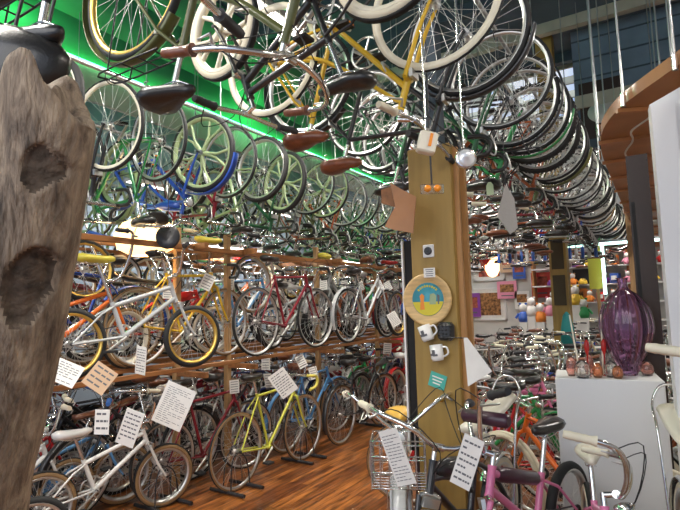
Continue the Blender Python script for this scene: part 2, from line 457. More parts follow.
    if d.get('fend'):
        w = tr + .012; prof = [(0, -w), (.010, -w * .6), (.013, 0), (.010, w * .6), (0, w), (-.001, w * .9), (.0105, 0), (-.001, -w * .9)]
        fm = nf if kind != 'muscle' else 'chrome'
        for nm, c, a0, a1 in (('front_fender', fa, .15, 2.5), ('rear_fender', ra, .7, 3.6)):
            g = MB().ring(c, R + .012, prof, fm, 12 if lod else 24, a0, a1)
            e = a0 + .25 if nm[0] == 'f' else a1 - .25
            e = a1 - .2
            if nm[0] == 'f': e = a1 - .15
            for sg in (-1, 1): g.bar(c + V((0, sg * .06, 0)), c + V(((R + .012) * math.cos(e), sg * w, (R + .012) * math.sin(e))), .0025, 'chrome', 4)
            P[nm] = (g, {})
    if d.get('rack') or 'rack' in extras:
        g = MB(); z = R * 2 + .045; x0 = ra.x - .16; x1 = ra.x + .2
        g.tube(smooth([(x1, .04, z), (x1, .055, z), (x0, .055, z), (x0 - .02, 0, z), (x0, -.055, z), (x1, -.055, z), (x1, -.04, z)], 3, True), .0045, 'dark_steel', 5, closed=True)
        for i in range(3): g.bar((x0 + .06 + i * .1, -.055, z), (x0 + .06 + i * .1, .055, z), .0035, 'dark_steel', 5)
        g.bar((x0, 0, z), (x1, 0, z), .0035, 'dark_steel', 5)
        for sg in (-1, 1): g.bar((ra.x - .1, sg * .055, z), ra + V((0, sg * .07, 0)), .004, 'dark_steel', 5)
        g.bar((x1, 0, z), stp - d['sd'] * .1, .004, 'dark_steel', 5)
        P['rear_rack'] = (g, {})
    if d.get('lamp') or 'lamp' in extras:
        g = MB(); c = hb + d['hd'] * .06 + V((.06, 0, 0)) if 'lamp' not in extras else ht + V((.10, 0, .02))
        q = Matrix.Rotation(PI / 2, 4, 'Y')
        g.lathe([(.006, -.07), (.028, -.05), (.042, -.02), (.045, .0), (.04, .003)], 'chrome', 14, c, q)
        g.lathe([(.001, .010), (.02, .008), (.036, .003), (.04, -.002)], 'glass_lens', 14, c, q)
        g.bar(c + V((-.03, 0, 0)), hb + d['hd'] * .05, .006, 'chrome', 5)
        P['headlight'] = (g, {})
    if 'basket' in extras:
        g = MB(); c = fa + V((.07, 0, R + .16)); x, y, z = .10, .13, .11
        for k in range(4):
            zz = -z + k * 2 * z / 3
            g.tube([c + V((-x, -y, zz)), c + V((x, -y, zz)), c + V((x, y, zz)), c + V((-x, y, zz))], .0042, 'chrome', 5, closed=True)
        for i in range(7):
            for sx in (-1, 1): g.bar(c + V((sx * x, -y + i * y / 3, -z)), c + V((sx * x, -y + i * y / 3, z)), .0036, 'chrome', 5)
        for i in range(1, 5):
            for sy in (-1, 1): g.bar(c + V((-x + i * x * .4, sy * y, -z)), c + V((-x + i * x * .4, sy * y, z)), .0036, 'chrome', 5)
            g.bar(c + V((-x + i * x * .4, -y, -z)), c + V((-x + i * x * .4, y, -z)), .0036, 'chrome', 5)
        for sg in (-1, 1): g.bar(c + V((-.02, sg * .06, -z)), fa + V((0, sg * .065, 0)), .004, 'chrome', 5)
        g.bar(c + V((-x, 0, 0)), ht, .006, 'chrome', 5)
        P['basket'] = (g, {})
    if pads:
        g = MB(); g.tube([tt1.lerp(tt0, .1), tt1.lerp(tt0, .16), tt1.lerp(tt0, .84), tt1.lerp(tt0, .9)], [.02, .033, .033, .02], 'pad_vinyl', 12)
        P['tube_pad'] = (g, {})
        C = d['stem'] + V((d['ext'], 0, .015)); g = MB()
        g.tube([C + V((.003, -.11, .14)), C + V((.003, -.1, .14)), C + V((.003, .1, .14)), C + V((.003, .11, .14))], [.02, .03, .03, .02], 'pad_vinyl', 12)
        P['crossbar_pad'] = (g, {})
    CACHE[key] = {'parts': P, 'me': {}}
    return CACHE[key]

def put_bike(kind, loc, yaw, color, flip=False, tilt=0.0, scale=1.0, full=True, steer=0.0, **kw):
    """one bicycle: an Empty at its base with its parts, or, far off, one mesh"""
    c = bike_parts(kind, lod=not full, **kw)
    rot = ((PI if flip else 0) + tilt, 0, yaw)
    base = {'road': 'road_bicycle', 'tourer': 'touring_bicycle', 'ladies': 'step_through_bicycle', 'cruiser': 'cruiser_bicycle', 'bmx': 'bmx_bicycle',
            'muscle': 'banana_seat_bicycle', 'mountain': 'mountain_bicycle'}[kind]
    if full:
        root = empty(base, loc, rot); root.scale = (scale,) * 3
        d = dims(kind, kw.get('mod', ())); SM = Matrix.Translation(d['hb']) @ Matrix.Rotation(steer, 4, d['hd']) @ Matrix.Translation(-d['hb'])
        for nm, (mb, kids) in c['parts'].items():
            me = c['me'].get(nm) or c['me'].setdefault(nm, mb.mesh(nm))
            o = bpy.data.objects.new(nm, me); COL.objects.link(o); o.parent = root; o.color = (*color, 1)
            if steer and nm in ('fork', 'handlebar', 'front_wheel', 'front_fender', 'headlight', 'basket'): o.matrix_local = SM
            for kn, lst in kids.items():
                for i, kb in enumerate(lst):
                    k2 = c['me'].get((nm, kn, i)) or c['me'].setdefault((nm, kn, i), kb.mesh(kn))
                    q = bpy.data.objects.new(kn, k2); COL.objects.link(q); q.parent = o; q.color = (*color, 1)
        return root
    if 'all' not in c['me']:
        j = MB()
        for nm, (mb, kids) in c['parts'].items():
            j.join(mb)
            for lst in kids.values():
                for kb in lst: j.join(kb)
        c['me']['all'] = j.mesh(base)
    o = bpy.data.objects.new(base, c['me']['all']); COL.objects.link(o)
    o.location = loc; o.rotation_euler = rot; o.color = (*color, 1); o.scale = (scale,) * 3
    return o

KNAME = {'road': 'road bicycle', 'tourer': 'touring bicycle', 'ladies': 'step-through bicycle', 'cruiser': 'cruiser bicycle', 'bmx': 'small BMX bicycle',
         'muscle': 'banana-seat bicycle', 'mountain': 'mountain bicycle'}
KNAME2 = dict(KNAME)
COLS = {'black': (.02, .02, .022), 'dark green': (.01, .09, .03), 'green': (.02, .28, .07), 'pale green': (.30, .42, .2), 'olive': (.10, .11, .03), 'copper': (.36, .09, .025),
        'maroon': (.2, .01, .02), 'red': (.5, .015, .015), 'blue': (.02, .08, .42), 'sky blue': (.12, .32, .62), 'navy': (.01, .02, .10), 'white': (.75, .74, .7),
        'silver': (.45, .46, .46), 'yellow': (.75, .48, .02), 'lime': (.55, .55, .07), 'orange': (.8, .16, .015), 'cream': (.65, .58, .4), 'purple': (.16, .05, .28),
        'pink': (.75, .2, .38), 'grey': (.16, .17, .17)}
TIRE = {'black': 'black tyres', 'knobby': 'knobby tyres', 'tan': 'tan-walled tyres', 'cream': 'cream tyres', 'white': 'whitewall tyres'}
PENDING = []   # (row phrase, distance, description, object)
def bike(kind, loc, yaw, cname, rowp, group, cat='bicycle', label=None, **kw):
    loc = V(loc); dd = (loc - EYE).dot(fwd)
    kw.setdefault('full', dd < 7.5)
    if 'steer' not in kw and kw['full']: kw['steer'] = rnd.uniform(-.22, .22)
    o = put_bike(kind, loc, yaw, COLS[cname], **kw)
    tag(o, label or '', cat, group)
    if not label:
        PENDING.append((rowp, (loc - EYE).length, cname, KNAME[kind], kw.get('tc', 'black'), o))
    return o
ORD = ['nearest', 'second nearest', 'third nearest', 'fourth nearest', 'fifth nearest', 'sixth nearest', 'seventh nearest', 'eighth nearest', 'ninth nearest', 'tenth nearest',
       'eleventh nearest', 'twelfth nearest', 'thirteenth nearest', 'fourteenth nearest', 'fifteenth nearest', 'sixteenth nearest']
def write_labels():
    from collections import defaultdict
    g = defaultdict(list)
    for e in PENDING: g[(e[0], e[2], e[3])].append(e)
    for (rowp, cn, kn), lst in g.items():
        sub = defaultdict(list)
        for e in lst: sub[e[4]].append(e)
        if len(lst) == 1:
            lst[0][5]['label'] = f'{cn} {kn} with {TIRE[lst[0][4]]} {rowp}'; continue
        for tc, l2 in sub.items():
            l2.sort(key=lambda e: e[1])
            if len(l2) == 1: l2[0][5]['label'] = f'{cn} {kn} with {TIRE[tc]} {rowp}'
            else:
                for i, e in enumerate(l2): e[5]['label'] = f'{ORD[min(i, 15)]} {cn} {kn} with {TIRE[tc]} {rowp}'

def pick(w):
    t = sum(x for _, x in w); r = rnd.random() * t
    for k, x in w:
        r -= x
        if r <= 0: return k
    return w[-1][0]
KMIX = [('road', 5), ('tourer', 2), ('ladies', 2), ('cruiser', 3), ('mountain', 1)]
def variant(kind):
    tc = {'road': [('tan', 3), ('black', 5)], 'tourer': [('black', 3), ('tan', 2)], 'ladies': [('black', 4), ('tan', 1)], 'cruiser': [('white', 2), ('black', 4)],
          'bmx': [('knobby', 2), ('tan', 2), ('black', 1)], 'muscle': [('white', 2), ('black', 3)], 'mountain': [('knobby', 1)]}[kind]
    return dict(tc=pick(tc), sadm=pick([('black_leather', 5), ('brown_leather', 2), ('white_vinyl', 1)]) if kind != 'road' else pick([('black_leather', 4), ('brown_leather', 2)]),
                gripm='rubber_grip' if rnd.random() < .5 else 'cream_rubber')

# ---- hanging rows (upside down, wheels up)
HUNG = {}
def hang(X, Y, kind, cn, yaw, zax, rowp, group, **kw):
    R = KD[kind]['R']; HUNG.setdefault(rowp, []).append((Y, zax + R))
    return bike(kind, (X, Y, zax + R), yaw, cn, rowp, group, flip=True, **kw)
RA = 'upside down in the right ceiling row'
GA = 'bicycles hung upside down in the row above the right side'
RB = 'upside down over the left racks'
GB = 'bicycles hung upside down in the row above the left racks'
RC = 'upside down in the far left row'
GC = 'bicycles hung upside down in the far left row'
RE = 'upside down in the middle back row'
GE = 'bicycles hung upside down in the middle back row'
ZA = 3.02
hang(-1.32, .80, 'tourer', 'black', 0, ZA, RA, GA, label='black touring bicycle hung upside down right above the driftwood trunk')
hang(-1.33, 1.33, 'ladies', 'olive', 0, ZA, RA, GA, style='gold', tc='black', gripm='brown_leather', steer=0,
     label='olive bicycle hung upside down with black saddle, black rack and one gold rim')
hang(-1.30, 1.76, 'bmx', 'black', PI, 2.98, RA, GA, style='mag', tc='white', bars='flat', steer=.1, label='small black bicycle hung upside down with cream five-spoke wheels')
hang(-1.31, 2.2, 'road', 'yellow', 0, ZA, RA, GA, style='cream', tc='white', bars='flat', sadm='brown_leather', gripm='cream_rubber', steer=0, mod=(('mixte', 1), ('step', 0), ('sh', .05), ('st', .53), ('sad', 'wide')),
     label='yellow bicycle hung upside down with twin sloping tubes, brown leather saddle and cream rims')
hang(-1.30, 2.58, 'tourer', 'black', 0, ZA, RA, GA, steer=0, sadm='brown_leather', label='black touring bicycle hung upside down with brown saddle, next behind the yellow one')
y = 3.28; i = 0
seqA = ['dark green', 'black', 'green', 'copper', 'black', 'copper', 'olive', 'grey', 'maroon', 'grey', 'copper', 'black', 'olive', 'silver', 'red', 'blue', 'silver', 'black', 'grey', 'navy']
while y < 13.8:
    k = pick([('road', 6), ('tourer', 3), ('mountain', 2), ('ladies', 1), ('cruiser', 1)])
    hang(-1.30 + rnd.uniform(-.03, .03), y, k, seqA[i % len(seqA)], rnd.choice((0, 0, PI)), ZA + rnd.uniform(-.02, .02) , RA, GA, tilt=rnd.uniform(-.04, .04), **({**variant(k), 'tc': 'black'} if rnd.random() < .7 and k != 'mountain' else variant(k)))
    y += rnd.uniform(.30, .38); i += 1
seqB = ['dark green', 'pale green', 'black', 'green', 'blue', 'maroon', 'pale green', 'dark green', 'grey', 'olive', 'copper', 'dark green']  # greens carry the neon's green reflections, put into the frame paint
y = 1.35; i = 0
while y < 11.5:
    k = pick([('road', 6), ('mountain', 3), ('cruiser', 1)]) if i < 9 else pick([('road', 4), ('tourer', 3), ('ladies', 1), ('cruiser', 2)])
    v = variant(k)
    if i in (4, 7, 9): v['style'] = 'greenmag'
    if i in (1, 2): v['style'] = 'cream'
    if i < 12: v['tc'] = 'black'
    hang(-3.75 + rnd.uniform(-.03, .03), y, k, seqB[i % len(seqB)], rnd.choice((0, PI)), 2.92 + rnd.uniform(-.03, .03), RB, GB, tilt=rnd.uniform(-.05, .05), **v)
    y += rnd.uniform(.36, .42); i += 1
y = 1.6; i = 0
while y < 10.5:
    k = pick(KMIX)
    hang(-5.3 + rnd.uniform(-.05, .05), y, k, pick([('green', 3), ('pale green', 3), ('silver', 2), ('white', 2), ('red', 2), ('black', 2), ('blue', 1)]), rnd.choice((0, PI)), 2.85, RC, GC, full=False, tilt=rnd.uniform(-.05, .05), **variant(k))
    y += rnd.uniform(.5, .58)
y = 6.6
while y < 13.8:
    k = pick(KMIX)
    hang(-2.55 + rnd.uniform(-.05, .05), y, k, pick([('copper', 3), ('black', 3), ('silver', 3), ('white', 1), ('red', 2), ('green', 2), ('blue', 1)]), rnd.choice((0, PI)), 3.05, RE, GE, full=False, tilt=rnd.uniform(-.05, .05), **variant(k))
    y += rnd.uniform(.34, .42)

# ---- upper tier on the left rack (wheel bottoms at 1.13 m), bicycles along the aisle
ZT = 1.13
RT = 'on the left upper deck'; GT = 'bicycles on the upper deck of the left rack'
U = PI / 2
def up(kind, X, Y, cn, yaw=U, **kw): return bike(kind, (X, Y, ZT), yaw, cn, RT, GT, **kw)
up('bmx', -3.36, 2.46, 'silver', sadm='yellow_vinyl', style='gold', tc='black', yaw=U - .25, steer=0, mod=(('sh', .30), ('st', .27), ('hl', .14)), label='silver and green small BMX bicycle with yellow saddle on the upper deck')
up('bmx', -3.75, 2.20, 'orange', bars='ape', gripm='rubber_grip',  sadm='white_vinyl', style='cream', tc='tan', label='orange small BMX bicycle on the upper deck behind the yellow-saddled one')
up('road', -3.72, 3.25, 'yellow', tc='tan', tapem='black_leather', label='yellow road bicycle on the upper deck beside a wooden post')
up('road', -3.33, 4.28, 'maroon', tc='black', style='alloy', label='maroon road bicycle on the upper deck, first beyond the gold-rimmed BMX')
up('ladies', -3.30, 5.95, 'silver', tc='black', label='silver step-through bicycle at the front edge of the upper deck')
up('mountain', -3.28, 7.3, 'blue', style='gold', tc='knobby', label='blue mountain bicycle with gold rims at the front edge of the upper deck')
up('mountain', -3.28, 8.9, 'white', style='gold', tc='knobby', label='white mountain bicycle with gold rims at the front edge of the upper deck')
MIXU = [('silver', 4), ('white', 1), ('grey', 2), ('red', 3), ('blue', 2), ('green', 2), ('black', 2), ('maroon', 1), ('sky blue', 1), ('copper', 1), ('orange', 1), ('yellow', 1), ('pink', 1), ('pale green', 1)]
for r, X in enumerate((-3.72, -4.08, -4.42, -4.78, -5.15, -5.5)):
    y = (4.9, 1.4, 2.2, 1.8, 2.6, 2.2)[r]
    while y < 9.4:
        k = pick([('road', 4), ('tourer', 2), ('ladies', 2), ('cruiser', 2), ('muscle', 1), ('bmx', 1)])
        up(k, X + rnd.uniform(-.03, .03), y, pick(MIXU), yaw=rnd.choice((U, -U)) + rnd.uniform(-.1, .1), tilt=rnd.uniform(-.08, .08), full=r < 2 and y < 5, **variant(k))
        y += rnd.uniform(.86, 1.05)

# ---- floor bicycles on the left
RF = 'on the left floor'; GF = 'bicycles standing on the floor under the left rack'
def fl(kind, X, Y, cn, yaw=U, **kw): return bike(kind, (X, Y, 0), yaw, cn, RF, GF, **kw)
fl('bmx', -3.66, 2.44, 'white', tc='tan', sadm='white_vinyl', yaw=U - .2, label='white small BMX bicycle with white saddle at the edge of the floor')
fl('bmx', -4.0, 2.3, 'sky blue', tc='tan', sadm='white_vinyl', yaw=U - .15, gripm='blue_tape', label='sky blue small BMX bicycle behind the white one on the floor')
fl('bmx', -3.42, 1.25, 'white', tc='black', gripm='blue_tape', yaw=U - .3, label='white small BMX bicycle with blue grips low beside the driftwood trunk')
fl('bmx', -3.75, .95, 'blue', tc='tan', label='blue small BMX bicycle low beside the driftwood trunk')
fl('road', -3.29, 3.95, 'lime', steer=0, tc='tan', tapem='yellow_tape', label='lime road bicycle with yellow bar tape standing at the aisle edge')
fl('road', -3.64, 3.45, 'maroon', tc='black', label='maroon road bicycle standing just behind the lime one')
fl('tourer', -3.62, 5.1, 'sky blue', tc='tan', sadm='brown_leather', label='sky blue touring bicycle with silver fenders behind the lime one')
fl('tourer', -3.25, 5.65, 'black', tc='tan', label='black touring bicycle with fenders, next beyond the lime one')
fl('cruiser', -3.30, 7.25, 'red', tc='white', sadm='white_vinyl', label='red cruiser bicycle at the aisle edge beyond the black touring bicycle')
fl('cruiser', -3.25, 9.0, 'navy', tc='white', sadm='white_vinyl', label='navy cruiser bicycle at the far aisle edge')
MIXF = [('silver', 4), ('white', 3), ('red', 3), ('maroon', 3), ('blue', 2), ('green', 1), ('black', 3), ('navy', 1), ('sky blue', 1), ('grey', 2), ('orange', 1)]
for r, X in enumerate((-3.2, -3.56, -3.9, -4.2, -4.5, -4.85, -5.2)):
    y = (10.4, 6.7, 2.9, 2.4, 2.9, 2.6, 3.2)[r]
    if r == 1:
        pass
    while y < 9.8:
        k = pick([('road', 4), ('tourer', 2), ('ladies', 2), ('cruiser', 3), ('muscle', 1)])
        fl(k, X, y, pick(MIXF), yaw=rnd.choice((U, -U)) + rnd.uniform(-.1, .1), tilt=rnd.uniform(-.05, .05), full=r < 4 and y < 5, **variant(k))
        y += rnd.uniform(.95, 1.15)
    if r >= 2: fl('bmx', X, 1.4 + .2 * r, pick(MIXF), **variant('bmx'))

# ---- sea of bicycles on the right side of the floor
RR = 'on the floor right of the post'; GR = 'bicycles packed on the floor right of the post'
RM = 'on the far floor behind the post'; GM = 'bicycles packed on the far floor behind the post'
MIXR = [('silver', 6), ('white', 3), ('black', 4), ('grey', 3), ('red', 2), ('blue', 1), ('pink', 1), ('green', 1), ('copper', 1), ('cream', 1)]
y = 4.0
while y < 13.8:
    for X, lab, gg in ((-1.35, RR, GR), (.35, 'on the floor behind the white pedestal', 'bicycles packed on the floor behind the white pedestal')):
        k = pick([('road', 2), ('tourer', 2), ('ladies', 2), ('cruiser', 4), ('muscle', 6)])
        bike(k, (X + rnd.uniform(-.08, .08), y, 0), rnd.choice((0, PI)) + rnd.uniform(-.3, .3), pick(MIXR), lab, gg, full=False if y > 5.2 else True, tilt=rnd.uniform(-.06, .06), **variant(k))
    y += rnd.uniform(.26, .33)
y = 8.7
while y < 13.9:
    k = pick([('road', 2), ('tourer', 2), ('cruiser', 4), ('muscle', 3)])
    bike(k, (-2.6, y, 0), rnd.choice((0, PI)) + rnd.uniform(-.2, .2), pick(MIXR), RM, GM, full=False, **variant(k))
    y += .45
bike('mountain', (-.55, 3.62, .0), 2.75, 'orange', '', 'bicycles packed on the floor right of the post', tc='cream', label='orange mountain bicycle with cream tyres beside the white pedestal')

# ---- foreground bicycles on the low platform
ZP = .25
GP = 'bicycles in the right foreground'
bike('cruiser', (-1.43, 2.93, 0), math.radians(-65), 'silver', '', GP, tc='black', bars='high', steer=.0, sadm='gold_vinyl', gripm='cream_rubber', extras=('lamp', 'basket'), mod=(('hl', .18),),
     label='chrome cruiser bicycle with gold saddle, small wire basket and headlight left of the ochre post')
bike('bmx', (-.60, 2.52, ZP), math.radians(-104), 'pink', '', GP, steer=-.85, tc='black', gripm='rubber_grip', pads=True, label='pink small bicycle with dark handlebar pads in the foreground')
bike('muscle', (-.87, 2.42, ZP), math.radians(-95), 'black', '', GP, tc='white', bars='swept', steer=.9, sadm='cream_plastic', gripm='cream_rubber', label='black bicycle with cream banana saddle right of the ochre post')
bike('bmx', (-.29, 2.45, ZP), math.radians(-78), 'pink', '', GP, tc='white', gripm='cream_rubber', scale=.88, steer=1.4, bars='high', sadm='cream_plastic', extras=('lamp',), label='pink child bicycle with cream grips before the white pedestal')
bike('muscle', (.12, 2.40, ZP), math.radians(-80), 'silver', '', GP, tc='white', bars='ape', steer=.9, sadm='cream_plastic', gripm='cream_rubber', label='silver bicycle with cream banana saddle at the right edge')
write_labels()

# ================================================================ the place
mat('ceil_paint', (.075, .11, .15), .7, var=.25, vscale=1.5)
mat('ceil_beam', (.05, .075, .10), .6)
mat('pale_beam', (.42, .40, .33), .7, var=.15, vscale=3)
mat('blue_wall', (.36, .46, .58), .75, var=.2, vscale=2)
mat('white_paint', (.78, .78, .76), .5)
mat('off_white', (.62, .61, .58), .6, var=.06, vscale=3)
mat('green_panel', (.05, .30, .12), .55, var=.1, vscale=1)
mat('ochre', (.33, .21, .055), .55, var=.12, vscale=3, stretch=(6, 6, .6), bump=.1, bscale=40)
mat('ochre_dark', (.05, .035, .012), .6)
mat('wood_strip', (.42, .22, .08), .5, var=.25, vscale=4, stretch=(6, 6, .5))
mat('rack_wood', (.30, .125, .04), .5, var=.3, vscale=5, stretch=(5, .4, 5))
mat('post_wood', (.42, .25, .11), .5, var=.25, vscale=5, stretch=(5, 5, .4))
mat('track_wood', (.42, .185, .065), .5, var=.18, vscale=3, coat=.15)
mat('dark_wood', (.035, .018, .012), .45)
mat('plate_wood', (.60, .40, .17), .45, var=.2, vscale=10, stretch=(1, 1, 6))
mat('teal', (.02, .22, .22), .6)
mat('teal_note', (.08, .42, .34), .7)
mat('steel_rail', (.45, .46, .46), .35, .8)
mat('white_wire', (.7, .68, .6), .5)
mat('black_felt', (.012, .012, .013), .8)
mat('red_cloth', (.5, .02, .02), .7)
mat('ceramic', (.8, .78, .74), .2, coat=.5)
mat('yellow_paint', (.62, .52, .04), .6)
mat('sky_paint', (.05, .28, .36), .6)
mat('orange_paint', (.75, .25, .04), .6)
mat('tan_paper', (.62, .42, .26), .7)
mat('cloth_grey', (.42, .40, .37), .8, bump=.2, bscale=60)
mat('purple_glass', (.66, .46, .68), .03, trans=1.0, ior=1.4)
mat('clear_glass', (.9, .88, .85), .03, trans=.95)
mat('amber_glass', (.95, .50, .28), .05, trans=.85)
mat('red_glass', (.7, .04, .03), .05, trans=.6)
mat('shade_glow', (.9, .75, .45), .6, emit=(1, .66, .30), es=3.2)
mat('lantern_glow', (.9, .6, .4), .5, emit=(1, .48, .22), es=7)
mat('tube_cool', (1, 1, 1), .5, emit=(.72, .82, 1), es=9)
mat('tube_green', (.2, 1, .4), .5, emit=(.12, 1, .32), es=9)
mat('tube_mint', (1, 1, 1), .5, emit=(.6, 1, .9), es=5)
mat('diffuser', (1, 1, 1), .5, emit=(1, .95, .86), es=6)
mat('gold_lens', (.9, .6, .2), .2, emit=(1, .75, .4), es=6)
mat('violet_sheet', (.35, .28, .62), .5)
mat('frame_white', (.75, .74, .72), .5)

# wooden floor: narrow boards along the aisle
m = bpy.data.materials.new('floor_boards'); m.use_nodes = True; nt = m.node_tree; b = nt.nodes['Principled BSDF']
N, L = nt.nodes.new, nt.links.new
tc = N('ShaderNodeTexCoord'); mp = N('ShaderNodeMapping'); mp.inputs['Rotation'].default_value = (0, 0, PI / 2); L(tc.outputs['Object'], mp.inputs['Vector'])
br = N('ShaderNodeTexBrick'); br.inputs['Scale'].default_value = 1; br.inputs['Brick Width'].default_value = 1.1; br.inputs['Row Height'].default_value = .072
br.inputs['Mortar Size'].default_value = .0025; br.inputs['Color1'].default_value = (.40, .155, .04, 1); br.inputs['Color2'].default_value = (.17, .055, .014, 1); br.inputs['Mortar'].default_value = (.03, .012, .005, 1)
L(mp.outputs[0], br.inputs['Vector'])
mp2 = N('ShaderNodeMapping'); mp2.inputs['Scale'].default_value = (14, 1.2, 1); L(tc.outputs['Object'], mp2.inputs['Vector'])
nz = N('ShaderNodeTexNoise'); nz.inputs['Scale'].default_value = 2.2; nz.inputs['Detail'].default_value = 8; L(mp2.outputs[0], nz.inputs['Vector'])
rp = N('ShaderNodeValToRGB'); rp.color_ramp.elements[0].position = .35; rp.color_ramp.elements[0].color = (.35, .30, .28, 1); rp.color_ramp.elements[1].position = .68; rp.color_ramp.elements[1].color = (1.5, 1.35, 1.1, 1)
L(nz.outputs['Fac'], rp.inputs['Fac'])
mx = N('ShaderNodeMix'); mx.data_type = 'RGBA'; mx.blend_type = 'MULTIPLY'; mx.inputs['Factor'].default_value = 1
L(br.outputs['Color'], mx.inputs['A']); L(rp.outputs[0], mx.inputs['B']); L(mx.outputs['Result'], b.inputs['Base Color'])
b.inputs['Roughness'].default_value = .28; b.inputs['Coat Weight'].default_value = .35; b.inputs['Coat Roughness'].default_value = .15
bp = N('ShaderNodeBump'); bp.inputs['Strength'].default_value = .25; bp.inputs['Distance'].default_value = .01; L(nz.outputs['Fac'], bp.inputs['Height']); L(bp.outputs[0], b.inputs['Normal'])
MATS['floor_boards'] = m

X0, X1, Y0, Y1, ZC = -7.6, 5.0, -3.0, 15.0, 6.2
struct(MB().box(((X0 + X1) / 2, (Y0 + Y1) / 2, -.05), (X1 - X0 + .4, Y1 - Y0 + .4, .1), 'floor_boards').build('floor'))
# ceiling with two skylight openings
sky = [(-4.1, -2.7, 10.6, 13.9), (-2.45, -1.05, 10.6, 13.9)]
c = MB(); zc = ZC + .06
def cb(xa, xb, ya, yb): c.box(((xa + xb) / 2, (ya + yb) / 2, zc), (xb - xa, yb - ya, .12), 'ceil_paint')
cb(X0, X1, Y0, 10.6); cb(X0, X1, 13.9, Y1); cb(X0, -4.1, 10.6, 13.9); cb(-2.7, -2.45, 10.6, 13.9); cb(-1.05, X1, 10.6, 13.9)
struct(c.build('ceiling'))
for i, (xa, xb, ya, yb) in enumerate(sky):
    f = MB()
    for x in (xa, xb): f.box((x, (ya + yb) / 2, ZC), (.07, yb - ya, .2), 'pale_beam')
    for k in range(5): f.box(((xa + xb) / 2, ya + (yb - ya) * k / 4, ZC), (xb - xa, .06, .16), 'pale_beam')
    struct(f.build(f'window_{i + 1}'))
n = 0
for k in range(12):
    yy = -1.6 + k * 1.3
    if yy > 10.2: break
    o = MB().box(((X0 + X1) / 2, yy, ZC - .09), (X1 - X0 - .02, .14, .18), 'pale_beam' if k in (5, 8) else 'ceil_beam').build(f'trim_{k + 1}'); struct(o)
struct(MB().box((X0 - .08, (Y0 + Y1) / 2, ZC / 2), (.16, Y1 - Y0 + .4, ZC), 'blue_wall').build('wall_left'))
struct(MB().box(((X0 + X1) / 2, Y1 + .08, ZC / 2), (X1 - X0 + .4, .16, ZC), 'off_white').build('wall_back'))
struct(MB().box((X1 + .08, (Y0 + Y1) / 2, ZC / 2), (.16, Y1 - Y0 + .4, ZC), 'off_white').build('wall_right'))
mat('slate_wall', (.15, .21, .28), .75, var=.2, vscale=2)
w = MB().box((2.0, 9.4, 5.15), (6.0, .14, 2.1), 'slate_wall')
for k in range(6): w.box((2.0, 9.32, 4.3 + k * .34), (6.0, .02, .02), 'ceil_beam')
w.box((2.0, 9.28, 4.9), (6.0, .1, .22), 'pale_beam').box((2.0, 9.28, 4.15), (6.0, .12, .16), 'ceil_beam')
struct(w.build('wall_upper'))

# green hung fascia with its neon line
gx = -5.9
g = MB()
pts = [(gx + .0, 4.75), (gx + .05, 5.2), (gx + .25, 5.7), (gx + .6, 6.15)]
for i in range(3):
    (xa, za), (xb, zb) = pts[i], pts[i + 1]
    vs = [(xa, -2.5, za), (xa, 12.5, za), (xb, 12.5, zb), (xb, -2.5, zb), (xa - .05, -2.5, za), (xa - .05, 12.5, za), (xb - .05, 12.5, zb), (xb - .05, -2.5, zb)]
    g.add(vs, [(3, 2, 1, 0), (4, 5, 6, 7), (0, 1, 5, 4), (2, 3, 7, 6), (1, 2, 6, 5), (3, 0, 4, 7)], 'green_panel')
root = empty('ceiling_fascia', (gx, 5, 4.7)); tag(root, 'long green fascia panel high above the hanging bicycles', 'panel')
o = g.build('panel', root); o.location = (-gx, -5, -4.7)
o = MB().tube([(gx + .04, -2.4, 4.7), (gx + .04, 12.4, 4.7)], .022, 'tube_green', 8).build('neon_tube', root); o.location = (-gx, -5, -4.7)
o = MB().box((gx - .02, 5, 4.45), (.06, 15, .42), 'pale_beam').build('lower_rail', root); o.location = (-gx, -5, -4.7)

# steel rails and rods that carry the hanging rows
for X, ya, yb, z, lab in ((-.80, .5, 14.0, ZA + .36, 'steel hanging rail nearest the wooden track'), (-1.82, .5, 14.0, ZA + .36, 'steel hanging rail left of the ochre post top'),
                          (-3.22, 1.0, 11.8, 3.29, 'steel hanging rail over the front of the left racks'), (-4.26, 1.0, 11.8, 3.29, 'steel hanging rail over the middle of the left racks'),
                          (-4.8, 1.2, 10.8, 3.20, 'steel hanging rail of the far left row, aisle side'), (-5.82, 1.2, 10.8, 3.20, 'steel hanging rail of the far left row, wall side'),
                          (-2.02, 6.2, 14.0, 3.40, 'steel hanging rail of the middle back row, right side'), (-3.08, 6.2, 14.0, 3.40, 'steel hanging rail of the middle back row, left side')):
    r = empty('hanging_rail', (X, ya, z)); tag(r, lab, 'rail', 'steel rails that carry the hanging bicycles')
    MB().tube([(0, 0, 0), (0, yb - ya, 0)], .016, 'steel_rail', 8).build('rail_pipe', r)
    hk = HUNG.get(RA if X > -2 else RB if -4.5 < X < -3.2 else '', [])
    for Yh, zt in hk:
        if 'hook_me' not in CACHE: CACHE['hook_me'] = MB().tube(smooth([(0, .012, .015), (0, .04, -.01), (0, .042, -.055), (0, 0, -.08), (0, -.042, -.055), (0, -.04, -.01), (0, -.012, .015)], 3), .004, 'dark_steel', 5).mesh('hook')
        o = bpy.data.objects.new('hook', CACHE['hook_me']); COL.objects.link(o); o.parent = r; o.location = (0, Yh - ya, 0)
    yy = .3
    while yy < yb - ya:
        MB().tube([(0, yy, 0), (0, yy, ZC - z)], .006, 'steel_rail', 6).build('suspension_rod', r); yy += 1.9

